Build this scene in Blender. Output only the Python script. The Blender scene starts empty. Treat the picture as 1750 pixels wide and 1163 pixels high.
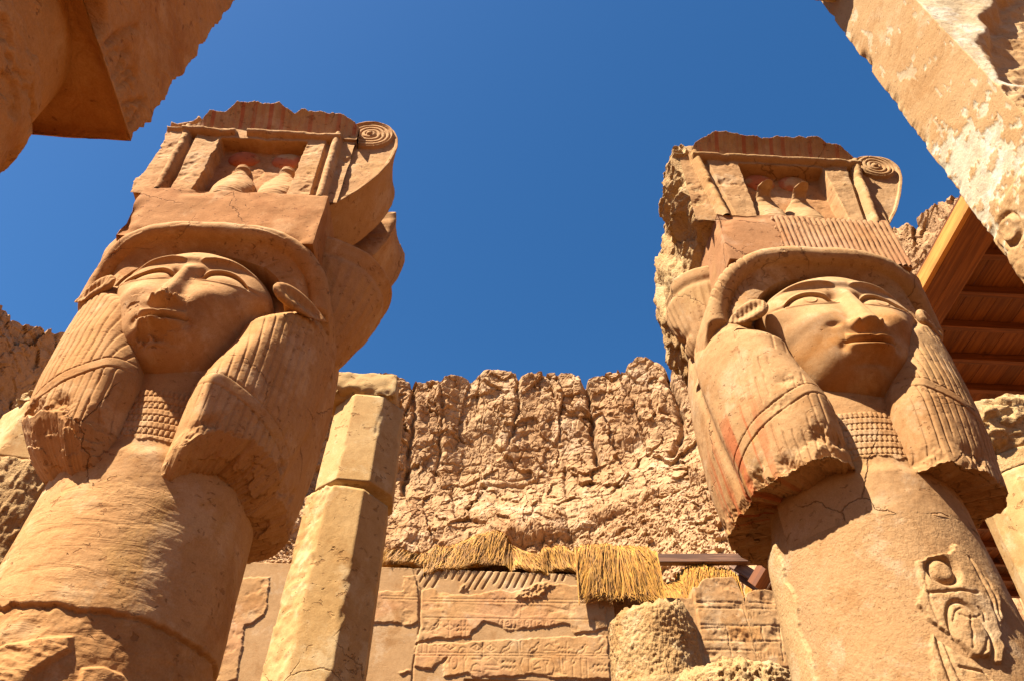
import bpy, math, random
import numpy as np
from math import radians as RAD, pi as PI

# ------------------------------------------------------------------ camera, sky, sun, exposure
SC = bpy.context.scene
F = 1300.0; TH = RAD(45.4); ROLL = RAD(1.08); YAW = RAD(-2.16)
c_, s_ = math.cos(YAW), math.sin(YAW)
_r0 = np.array([c_, s_, 0]); _h = np.array([-s_, c_, 0]); _z = np.array([0, 0, 1.0])
FW = math.cos(TH)*_h + math.sin(TH)*_z
_u0 = -math.sin(TH)*_h + math.cos(TH)*_z
c_, s_ = math.cos(ROLL), math.sin(ROLL)
RT = c_*_r0 + s_*_u0; UP = -s_*_r0 + c_*_u0
CAM = np.array([0, 0, 1.6])
from mathutils import Matrix, Vector
cam_d = bpy.data.cameras.new("camera"); cam = bpy.data.objects.new("camera", cam_d)
SC.collection.objects.link(cam); SC.camera = cam
cam_d.sensor_width = 36.0; cam_d.lens = 36.0*F/1750.0
cam_d.clip_start = 0.05; cam_d.clip_end = 2000
m = Matrix.Identity(4)
for i in range(3):
    m[i][0] = RT[i]; m[i][1] = UP[i]; m[i][2] = -FW[i]; m[i][3] = CAM[i]
cam.matrix_world = m

SUN_AZ = RAD(52); SUN_EL = RAD(53)          # azimuth measured from -y towards -x
SUN_DIR = Vector((-math.sin(SUN_AZ)*math.cos(SUN_EL), -math.cos(SUN_AZ)*math.cos(SUN_EL), math.sin(SUN_EL)))
W = bpy.data.worlds.new("World"); SC.world = W; W.use_nodes = True
nt = W.node_tree; nt.nodes.clear()
sky = nt.nodes.new("ShaderNodeTexSky"); sky.sky_type = 'NISHITA'; sky.sun_disc = False
sky.sun_elevation = SUN_EL
sky.sun_rotation = math.atan2(SUN_DIR.x, SUN_DIR.y)
sky.altitude = 300; sky.air_density = 1.0; sky.dust_density = 0.9; sky.ozone_density = 3.0
hs = nt.nodes.new("ShaderNodeHueSaturation"); hs.inputs['Saturation'].default_value = 1.3
bg = nt.nodes.new("ShaderNodeBackground"); bg.inputs[1].default_value = 0.044
wo = nt.nodes.new("ShaderNodeOutputWorld")
nt.links.new(sky.outputs[0], hs.inputs['Color']); nt.links.new(hs.outputs[0], bg.inputs[0])
nt.links.new(bg.outputs[0], wo.inputs[0])
sl = bpy.data.lights.new("sun", 'SUN'); sl.energy = 5.0; sl.angle = RAD(0.53); sl.color = (1.0, 0.91, 0.75)
so = bpy.data.objects.new("sun", sl); SC.collection.objects.link(so)
so.rotation_euler = SUN_DIR.to_track_quat('Z', 'Y').to_euler()
so.location = (0, 0, 30)
SC.view_settings.view_transform = 'Standard'; SC.view_settings.look = 'None'
SC.view_settings.exposure = 1.97; SC.view_settings.gamma = 1.0
try:
    SC.cycles.max_bounces = 8; SC.cycles.diffuse_bounces = 5
except Exception: pass

# ------------------------------------------------------------------ numeric helpers
def ray(px, py): return FW + RT*((px-875.0)/F) + UP*((581.5-py)/F)
def on_y(px, py, y): r = ray(px, py); return CAM + r*(y/r[1])
def on_x(px, py, x): r = ray(px, py); return CAM + r*(x/r[0])
def on_z(px, py, z): r = ray(px, py); return CAM + r*((z-1.6)/r[2])
def ss(a, b, x):
    t = np.clip((np.asarray(x, float)-a)/(b-a), 0, 1); return t*t*(3-2*t)
def gauss(x, c, s): return np.exp(-((x-c)/s)**2)
_rng = np.random.RandomState(7)
_perm = _rng.permutation(256); _perm = np.concatenate([_perm, _perm, _perm])
_g = _rng.normal(size=(256, 3)); _g /= np.linalg.norm(_g, axis=1)[:, None]
def perlin(p):
    p = np.asarray(p, float); sh = p.shape[:-1]; p = p.reshape(-1, 3)
    i = np.floor(p).astype(np.int64); f = p-i; i &= 255
    u = f*f*f*(f*(f*6-15)+10)
    out = np.zeros(len(p))
    for dx in (0, 1):
        for dy in (0, 1):
            for dz in (0, 1):
                hsh = _perm[_perm[_perm[(i[:, 0]+dx) & 255]+((i[:, 1]+dy) & 255)]+((i[:, 2]+dz) & 255)]
                g = _g[hsh]
                d = g[:, 0]*(f[:, 0]-dx)+g[:, 1]*(f[:, 1]-dy)+g[:, 2]*(f[:, 2]-dz)
                w = (u[:, 0] if dx else 1-u[:, 0])*(u[:, 1] if dy else 1-u[:, 1])*(u[:, 2] if dz else 1-u[:, 2])
                out += w*d
    return out.reshape(sh)
def fbm(p, octv=4, gain=.5):
    p = np.asarray(p, float); a = 1.0; o = 0
    for k in range(octv):
        o = o+a*perlin(p*(2.03**k)+k*17.3); a *= gain
    return o
def ridged(p, octv=4):
    p = np.asarray(p, float); a = 1.0; o = 0
    for k in range(octv):
        o = o+a*(1-2*np.abs(perlin(p*(2.1**k)+k*9.7))*1.6); a *= .5
    return o
def cells(p, seed=0):                     # 3D worley: returns F1, F2-F1, id value
    p = np.asarray(p, float); sh = p.shape[:-1]; p = p.reshape(-1, 3)
    i = np.floor(p).astype(np.int64); f = p-i
    f1 = np.full(len(p), 9.); f2 = np.full(len(p), 9.); idv = np.zeros(len(p))
    rr = np.random.RandomState(seed+3).rand(256, 4)
    for dx in (-1, 0, 1):
        for dy in (-1, 0, 1):
            for dz in (-1, 0, 1):
                hh = _perm[_perm[_perm[(i[:, 0]+dx) & 255]+((i[:, 1]+dy) & 255)]+((i[:, 2]+dz) & 255)]
                q = rr[hh]
                d = np.sqrt((dx+q[:, 0]-f[:, 0])**2+(dy+q[:, 1]-f[:, 1])**2+(dz+q[:, 2]-f[:, 2])**2)
                nf = d < f1
                f2 = np.where(nf, f1, np.minimum(f2, d)); idv = np.where(nf, q[:, 3], idv); f1 = np.where(nf, d, f1)
    return f1.reshape(sh), (f2-f1).reshape(sh), idv.reshape(sh)
def cfacet(p, seed=0, tilt=1.0):          # tilted-plane rock facets
    p = np.asarray(p, float); sh = p.shape[:-1]; p = p.reshape(-1, 3)
    i = np.floor(p).astype(np.int64); f = p-i; f1 = np.full(len(p), 9.); val = np.zeros(len(p))
    rr = np.random.RandomState(seed+11).rand(256, 7)
    for dx in (-1, 0, 1):
        for dy in (-1, 0, 1):
            for dz in (-1, 0, 1):
                q = rr[_perm[_perm[_perm[(i[:, 0]+dx) & 255]+((i[:, 1]+dy) & 255)]+((i[:, 2]+dz) & 255)]]
                ox = f[:, 0]-dx-q[:, 0]; oy = f[:, 1]-dy-q[:, 1]; oz = f[:, 2]-dz-q[:, 2]
                d = ox*ox+oy*oy+oz*oz; nf = d < f1
                val = np.where(nf, (q[:, 3]-.5)+tilt*((q[:, 4]-.5)*ox+(q[:, 5]-.5)*oz), val); f1 = np.where(nf, d, f1)
    return val.reshape(sh)
def V3(a, b, c): return np.stack(np.broadcast_arrays(np.asarray(a, float), np.asarray(b, float), np.asarray(c, float)), -1)
def seg_dist(X, Z, pts, closed=False):
    pts = np.asarray(pts, float); d = np.full(X.shape, 1e9)
    n = len(pts)
    for k in range(n if closed else n-1):
        a = pts[k]; b = pts[(k+1) % n]; ab = b-a; L2 = max(1e-12, ab@ab)
        t = np.clip(((X-a[0])*ab[0]+(Z-a[1])*ab[1])/L2, 0, 1)
        d = np.minimum(d, np.hypot(X-a[0]-t*ab[0], Z-a[1]-t*ab[1]))
    return d
def poly_sd(X, Z, pts):                   # positive inside
    pts = np.asarray(pts, float); ins = np.zeros(X.shape, bool); n = len(pts)
    for k in range(n):
        a = pts[k]; b = pts[(k+1) % n]
        c = ((a[1] > Z) != (b[1] > Z))
        with np.errstate(divide='ignore', invalid='ignore'):
            xi = (b[0]-a[0])*(Z-a[1])/(b[1]-a[1]+1e-15)+a[0]
        ins ^= c & (X < xi)
    d = seg_dist(X, Z, pts, True)
    return np.where(ins, d, -d)
def interp(x, xs, ys):                    # smooth-ish 1D interpolation
    return np.interp(x, xs, ys)

# ------------------------------------------------------------------ object helpers
COL = SC.collection
def props(o, label=None, cat=None, group=None, kind=None):
    if label: o['label'] = label
    if cat: o['category'] = cat
    if group: o['group'] = group
    if kind or label: o['kind'] = kind or 'thing'
    return o
def empty(name, loc, label=None, cat=None, group=None, rz=0):
    o = bpy.data.objects.new(name, None); COL.objects.link(o); o.location = loc; o.rotation_euler = (0, 0, rz)
    o.empty_display_size = .2
    return props(o, label, cat, group)
def mesh_obj(name, verts, faces, mat, parent=None, smooth=True, tint=None):
    me = bpy.data.meshes.new(name)
    verts = np.asarray(verts, np.float32)
    faces = np.asarray(faces, np.int32)
    n = len(faces)
    me.vertices.add(len(verts)); me.vertices.foreach_set("co", verts.ravel())
    k = faces.shape[1]
    me.loops.add(n*k); me.loops.foreach_set("vertex_index", faces.ravel())
    me.polygons.add(n); me.polygons.foreach_set("loop_start", np.arange(0, n*k, k, dtype=np.int32))
    me.polygons.foreach_set("loop_total", np.full(n, k, np.int32))
    me.polygons.foreach_set("use_smooth", np.full(n, smooth, bool))
    me.update(calc_edges=True); me.validate()
    a = me.color_attributes.new("tint", 'FLOAT_COLOR', 'POINT')
    col = np.ones((len(verts), 4), np.float32)
    if tint is not None: col[:, :3] = np.asarray(tint, np.float32).reshape(-1, 3)
    a.data.foreach_set("color", col.ravel())
    me.materials.append(mat)
    o = bpy.data.objects.new(name, me); COL.objects.link(o)
    if parent is not None: o.parent = parent
    return o
def grid_faces(nu, nv, wrap=False, off=0, flip=False):
    iu = np.arange(nu if wrap else nu-1); iv = np.arange(nv-1)
    A, B = np.meshgrid(iu, iv, indexing='ij'); A2 = (A+1) % nu
    f = np.stack([A*nv+B, A2*nv+B, A2*nv+B+1, A*nv+B+1], -1).reshape(-1, 4)+off
    return f[:, ::-1] if flip else f
def grid(name, P, mat, parent=None, wrap=False, flip=False, tint=None, smooth=True):
    nu, nv = P.shape[:2]
    return mesh_obj(name, P.reshape(-1, 3), grid_faces(nu, nv, wrap, 0, flip), mat, parent, smooth, None if tint is None else tint.reshape(-1, 3))
class MB:
    def __init__(s): s.v = []; s.f = []; s.n = 0
    def add(s, v, f):
        v = np.asarray(v, float); s.v.append(v); s.f.append(np.asarray(f)+s.n); s.n += len(v)
    def box(s, c, size, R=None):
        c = np.asarray(c, float); h = np.asarray(size, float)/2
        b = np.array([[x, y, z] for x in (-1, 1) for y in (-1, 1) for z in (-1, 1)])*h
        if R is not None: b = b@np.asarray(R).T
        s.add(b+c, [[0, 1, 3, 2], [4, 6, 7, 5], [0, 4, 5, 1], [2, 3, 7, 6], [0, 2, 6, 4], [1, 5, 7, 3]])
    def gridp(s, P, wrap=False, flip=False):
        nu, nv = P.shape[:2]; s.add(P.reshape(-1, 3), grid_faces(nu, nv, wrap, 0, flip))
    def build(s, name, mat, parent=None, smooth=False, bevel=0):
        o = mesh_obj(name, np.concatenate(s.v), np.concatenate(s.f), mat, parent, smooth)
        if bevel:
            b = o.modifiers.new("bevel", 'BEVEL'); b.width = bevel; b.segments = 2; b.limit_method = 'ANGLE'
        return o
def rough_box(name, c, size, mat, parent=None, step=.03, amp=.01, sc=6, seed=0, chip=.0, rnd=.02, tone=None):
    """closed box with finely divided, worn faces"""
    c = np.asarray(c, float); size = np.asarray(size, float); vs = []; fs = []; n = 0
    for ax in range(3):
        for sg in (-1, 1):
            u, v = [k for k in range(3) if k != ax]
            nu = max(2, int(size[u]/step)+1); nv = max(2, int(size[v]/step)+1)
            A, B = np.meshgrid(np.linspace(-.5, .5, nu), np.linspace(-.5, .5, nv), indexing='ij')
            P = np.zeros((nu, nv, 3)); P[..., u] = A*size[u]; P[..., v] = B*size[v]; P[..., ax] = sg*size[ax]/2
            vs.append(P.reshape(-1, 3)); fs.append(grid_faces(nu, nv, False, n, (sg < 0) ^ (ax == 1))); n += nu*nv
    P = np.concatenate(vs); h = size/2
    q = np.clip(P, -(h-rnd), h-rnd); d = P-q; L = np.linalg.norm(d, axis=1, keepdims=True)
    P = np.where(L > 1e-9, q+d/np.maximum(L, 1e-9)*rnd, P)
    nn = np.where(L > 1e-9, d/np.maximum(L, 1e-9), 0)
    o = fbm((P+c)*sc+seed*11.3, 4)*amp
    if chip:
        edge = (np.sum(np.abs(P) > h-rnd*2.5, axis=1) >= 2)
        e2 = ss(0, 1, np.sum(ss(0, 1, (np.abs(P)-(h-.12))/.12), axis=1)-1)
        o = o-chip*e2*ss(-.1, .5, fbm((P+c)*sc*.6+seed*5.1, 3))
    P = P+nn*o[:, None]
    tt = None if tone is None else np.ones(P.shape)*np.asarray(tone)
    return mesh_obj(name, P+c, np.concatenate(fs), mat, parent, True, tt)
def rock(name, c, size, mat, parent=None, seed=0, amp=.25, sc=1.2, n=70, facet=.3, power=2.6, rot=0):
    U, Vv = np.meshgrid(np.linspace(0, 2*PI, 2*n, endpoint=False), np.linspace(-PI/2, PI/2, n), indexing='ij')
    D = V3(np.cos(Vv)*np.cos(U), np.cos(Vv)*np.sin(U), np.sin(Vv))
    r = (np.abs(D)**power).sum(-1)**(-1/power)
    P = D*r[..., None]
    f1, f2, idv = cells(D*1.7*sc+seed*3.1, seed)
    k = 1+amp*fbm(D*sc*1.6+seed*7.7, 5)+facet*(idv-.5)*.5
    P = P*k[..., None]*np.asarray(size)
    if rot:
        cr, sr = math.cos(rot), math.sin(rot); P = np.stack([P[..., 0]*cr-P[..., 1]*sr, P[..., 0]*sr+P[..., 1]*cr, P[..., 2]], -1)
    return grid(name, P+np.asarray(c), mat, parent, wrap=True, smooth=True)

# ------------------------------------------------------------------ materials
ALB = 0.585
class NB:
    def __init__(s, name):
        s.m = bpy.data.materials.new(name); s.m.use_nodes = True; s.t = s.m.node_tree; s.t.nodes.clear()
        s.out = s.N('ShaderNodeOutputMaterial'); s.b = s.N('ShaderNodeBsdfPrincipled')
        s.L(s.b.outputs[0], s.out.inputs[0])
        s.tc = s.N('ShaderNodeTexCoord')
    def N(s, t, **k):
        n = s.t.nodes.new(t)
        for a, v in k.items(): setattr(n, a, v)
        return n
    def L(s, a, b): s.t.links.new(a, b)
    def noise(s, scale, detail=5, rough=.55, vec=None, dist=0, loc=None, stretch=None):
        n = s.N('ShaderNodeTexNoise'); n.inputs['Scale'].default_value = scale; n.inputs['Detail'].default_value = detail
        n.inputs['Roughness'].default_value = rough; n.inputs['Distortion'].default_value = dist
        s.L(s.vec(stretch, loc) if vec is None else vec, n.inputs['Vector']); return n.outputs[0]
    def vec(s, stretch=None, loc=None):
        if stretch is None and loc is None: return s.tc.outputs['Object']
        mp = s.N('ShaderNodeMapping')
        if stretch: mp.inputs['Scale'].default_value = stretch
        if loc: mp.inputs['Location'].default_value = loc
        s.L(s.tc.outputs['Object'], mp.inputs['Vector']); return mp.outputs[0]
    def ramp(s, x, a, b, va=0., vb=1.):
        r = s.N('ShaderNodeMapRange'); r.inputs['From Min'].default_value = a; r.inputs['From Max'].default_value = b
        r.inputs['To Min'].default_value = va; r.inputs['To Max'].default_value = vb; r.interpolation_type = 'SMOOTHSTEP'
        s.L(x, r.inputs['Value']); return r.outputs[0]
    def mix(s, f, a, b, mode='MIX'):
        n = s.N('ShaderNodeMix', data_type='RGBA', blend_type=mode)
        for sock, v in ((n.inputs[0], f), (n.inputs[6], a), (n.inputs[7], b)):
            if hasattr(v, 'default_value') or hasattr(v, 'links'): s.L(v, sock)
            elif isinstance(v, (tuple, list)): sock.default_value = (*v, 1)
            else: sock.default_value = v
        return n.outputs[2]
    def math(s, op, a, b=None):
        n = s.N('ShaderNodeMath', operation=op)
        for i, v in enumerate((a, b)):
            if v is None: continue
            if hasattr(v, 'links'): s.L(v, n.inputs[i])
            else: n.inputs[i].default_value = v
        return n.outputs[0]
    def bump(s, h, dist, strength=1.0, prev=None):
        b = s.N('ShaderNodeBump'); b.inputs['Distance'].default_value = dist; b.inputs['Strength'].default_value = strength
        s.L(h, b.inputs['Height'])
        if prev is not None: s.L(prev, b.inputs['Normal'])
        return b.outputs[0]
    def tint(s, col):
        a = s.N('ShaderNodeVertexColor'); a.layer_name = 'tint'
        return s.mix(1.0, col, a.outputs[0], 'MULTIPLY')
    def done(s, col, nrm=None, rough=.92, spec=.12):
        s.L(col, s.b.inputs['Base Color']); s.b.inputs['Roughness'].default_value = rough
        s.b.inputs['Specular IOR Level'].default_value = spec
        if nrm is not None: s.L(nrm, s.b.inputs['Normal'])
        return s.m
def stone(name, c1, c2, big=1.2, grain=.002, gscale=90, lump=.004, lscale=14, pits=.004, pscale=26, pth=.36, chisel=0.,
          chdir=(3, 3, 26), crack=0., cscale=1.6, stain=None, dark=.75, loc=(0, 0, 0)):
    c1 = tuple(v*ALB for v in c1); c2 = tuple(v*ALB for v in c2); stain = None if stain is None else tuple(v*ALB for v in stain)
    b = NB(name)
    n1 = b.noise(big, 7, .6, loc=loc); col = b.mix(b.ramp(n1, .35, .65), c1, c2)
    if stain is not None:
        n3 = b.noise(big*1.7, 6, .65, loc=(loc[0]+5, loc[1]+3, loc[2]+9), dist=.4)
        col = b.mix(b.ramp(n3, .52, .72, 0, .75), col, stain)
    n5 = b.noise(big*2.6, 8, .68, loc=(loc[0]+11, loc[1]+4, loc[2]+6), dist=.3)
    col = b.mix(b.ramp(n5, .52, .63, 0, .8), col, tuple(min(1, v*k) for v, k in zip(c1, (1.10, 1.22, 1.45))))
    n2 = b.noise(gscale*.35, 6, .7, loc=loc)
    n6 = b.noise(big*1.9, 9, .7, loc=(loc[0]+21, loc[1]+14, loc[2]+2), dist=.5)
    col = b.mix(b.ramp(n6, .52, .64, 0, .7), col, b.mix(1.0, col, (.80, .69, .56), 'MULTIPLY'))
    col = b.mix(b.ramp(n2, .3, .7, .5, 0), col, b.mix(1.0, col, (dark, dark*.93, dark*.85), 'MULTIPLY'))
    n4 = b.noise(gscale*2.2, 3, .6, loc=loc)
    col = b.mix(b.ramp(n4, .36, .62, .38, 0), col, b.mix(1.0, col, (.74, .68, .60), 'MULTIPLY'))
    h = b.math('MULTIPLY', b.noise(gscale, 4, .65, loc=loc), grain)
    h = b.math('ADD', h, b.math('MULTIPLY', b.noise(lscale, 5, .6, loc=loc), lump))
    if pits:
        p = b.noise(pscale, 3, .5, loc=(loc[0]+2, loc[1]+7, loc[2]+1), dist=.6, stretch=(1, 1, 1.5))
        pm = b.ramp(p, pth-.025, pth+.005, 1, 0)
        pm = b.math('MULTIPLY', pm, b.ramp(b.noise(big*3.3, 4, .6, loc=(loc[0]+1, loc[1]+9, loc[2]+4)), .40, .56))
        h = b.math('SUBTRACT', h, b.math('MULTIPLY', pm, pits))
        col = b.mix(b.math('MULTIPLY', pm, .65), col, b.mix(1.0, col, (.58, .46, .38), 'MULTIPLY'))
    if chisel:
        cz = b.noise(1.0, 4, .6, stretch=chdir, loc=loc, dist=.8)
        h = b.math('ADD', h, b.math('MULTIPLY', b.ramp(cz, .38, .6), chisel))
    if crack:
        nz = b.noise(cscale*2.5, 5, .6, loc=loc)
        mp = b.N('ShaderNodeVectorMath', operation='ADD')
        cb = b.N('ShaderNodeCombineXYZ'); b.L(b.math('MULTIPLY', nz, .22), cb.inputs[0]); b.L(b.math('MULTIPLY', n1, .25), cb.inputs[1]); b.L(b.math('MULTIPLY', nz, .22), cb.inputs[2])
        b.L(b.vec(None, loc), mp.inputs[0]); b.L(cb.outputs[0], mp.inputs[1])
        v = b.N('ShaderNodeTexVoronoi', feature='DISTANCE_TO_EDGE'); v.inputs['Scale'].default_value = cscale
        b.L(mp.outputs[0], v.inputs['Vector'])
        cm = b.math('MULTIPLY', b.ramp(v.outputs[0], .0, .007, 1, 0), b.ramp(b.noise(cscale*.9, 3, .5, loc=(3, 8, 2)), .48, .58))
        h = b.math('SUBTRACT', h, b.math('MULTIPLY', cm, crack))
        col = b.mix(b.math('MULTIPLY', cm, .75), col, b.mix(1.0, col, (.45, .36, .3), 'MULTIPLY'))
    col = b.tint(col)
    return b.done(col, b.bump(h, 1.0))
S_WARM1 = (.60, .345, .165); S_WARM2 = (.52, .275, .115)
M = {}
M['left'] = stone('left column limestone', (.66, .375, .17), (.60, .31, .122), grain=.0016, gscale=70, lump=.002, lscale=12, pits=.004, crack=.005, cscale=1.5, stain=(.62, .33, .10))
M['leftshaft'] = stone('left shaft plaster', (.67, .38, .165), (.61, .31, .118), grain=.0022, gscale=60, lump=.003, lscale=14, pits=.006, pscale=22, pth=.36, chisel=.0016, chdir=(4, 4, 17), stain=(.62, .35, .12))
M['right'] = stone('right column limestone', (.58, .345, .165), (.53, .29, .125), grain=.0012, gscale=80, lump=.002, lscale=10, pits=.004, crack=.005, cscale=1.5, loc=(4, 1, 2), stain=(.58, .36, .15))
M['face_r'] = stone('right face limestone', (.62, .37, .18), (.56, .31, .13), grain=.0008, gscale=90, lump=.0015, lscale=12, pits=.002, pscale=22, pth=.30,  loc=(4, 1, 2))
M['face_l'] = stone('left face limestone', (.67, .385, .18), (.61, .32, .13), grain=.0013, gscale=90, lump=.0025, lscale=12, pits=.003, pscale=26, pth=.33, crack=.004, cscale=1.8)
M['plaster'] = stone('restoration plaster', (.52, .315, .155), (.48, .275, .125), big=1.6, grain=.006, gscale=55, lump=.003, lscale=16, pits=.0015, pscale=75, pth=.36, dark=.85)
M['limewash'] = stone('old lime plaster', (.57, .36, .175), (.53, .315, .14), big=1.6, grain=.003, gscale=60, lump=.0015, lscale=14, pits=.003, pscale=40, pth=.34, dark=.85)
M['wallplaster'] = stone('wall plaster', (.56, .335, .16), (.52, .30, .135), grain=.003, gscale=60, lump=.004, lscale=8, pits=0)
M['wall'] = stone('wall limestone', (.57, .34, .16), (.53, .285, .12), big=1.1, grain=.003, gscale=50, lump=.008, lscale=9, pits=.008, pscale=14, pth=.36, stain=(.60, .31, .115))
M['rough'] = stone('rough broken limestone', (.64, .42, .20), (.57, .34, .145), grain=.006, gscale=60, lump=.010, lscale=30, pits=.004, pscale=45, pth=.38, dark=.7)
M['pillar'] = stone('pillar limestone', (.68, .44, .20), (.60, .36, .14), grain=.002, gscale=60, lump=.003, lscale=8, pits=.008, pscale=14, pth=.36, crack=.004, cscale=1.3, stain=(.58, .33, .14))
M['shade'] = stone('near column sandstone', (.74, .355, .115), (.65, .28, .08), grain=.003, gscale=60, lump=.008, lscale=9, pits=.005, pscale=16, pth=.34, chisel=.004, chdir=(9, 9, 9), stain=(.58, .30, .10))
M['cliff'] = stone('cliff rock', (.63, .385, .20), (.53, .30, .145), big=.08, grain=.10, gscale=3.4, lump=.16, lscale=1.1, pits=.10, pscale=1.4, pth=.40, stain=(.58, .37, .20), dark=.62)
M['ground'] = stone('sand ground', (.29, .13, .042), (.24, .10, .03), big=.3, grain=.01, gscale=20, lump=.03, lscale=3, pits=0)
def wood(name, c1, c2, axis=1):
    b = NB(name); st = [22, 22, 22]; st[axis] = .9
    g = b.noise(1.0, 6, .65, stretch=tuple(st), dist=.6)
    col = b.mix(b.ramp(g, .38, .6), c1, c2)
    gy = b.noise(1.2, 5, .6); col = b.mix(b.ramp(gy, .5, .7, 0, .5), col, b.mix(1.0, col, (.65, .62, .6), 'MULTIPLY'))
    k = b.noise(1.0, 2, .4, stretch=(3.2, 3.2, 3.2)); km = b.ramp(k, .70, .76)
    col = b.mix(km, col, (c2[0]*.35, c2[1]*.3, c2[2]*.3))
    col = b.tint(col)
    return b.done(col, b.bump(g, .004), .6, .3)
M['wood'] = wood('roof timber', (.21, .070, .012), (.12, .034, .006))  # dark colour carries the shade under the roof
M['fascia'] = wood('edge board with sun in colour', (.50, .235, .05), (.38, .155, .028))  # brighter copy of the roof timber, sunlight put into its colour
M['woodx'] = wood('roof timber across', (.17, .05, .009), (.10, .028, .005), 0)  # crosswise grain, underside shade put into the colour as well
M['oldwood'] = wood('weathered timber', (.20, .10, .055), (.10, .05, .03), 0)
def straw_mat():
    b = NB('golden straw')
    n = b.noise(9, 4, .6); col = b.mix(b.ramp(n, .3, .7), (.46, .225, .030), (.29, .12, .012))
    return b.done(b.tint(col), b.bump(b.noise(120, 3, .6), .004), .6, .3)
M['straw'] = straw_mat()

# ------------------------------------------------------------------ setting: ground, cliffs
def ground():
    n = 60
    X, Y = np.meshgrid(np.linspace(-1, 1, n), np.linspace(-1, 1, n), indexing='ij')
    X = np.sign(X)*np.abs(X)**2*600; Y = np.sign(Y)*np.abs(Y)**2*600
    Z = np.zeros_like(X)+np.where(np.hypot(X, Y) > 14, fbm(V3(X*.02, Y*.02, 0), 3)*.4, 0)*ss(14, 40, np.hypot(X, Y))
    props(grid('ground', V3(X, Y, Z), M['ground']), kind='structure')
ground()

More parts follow.
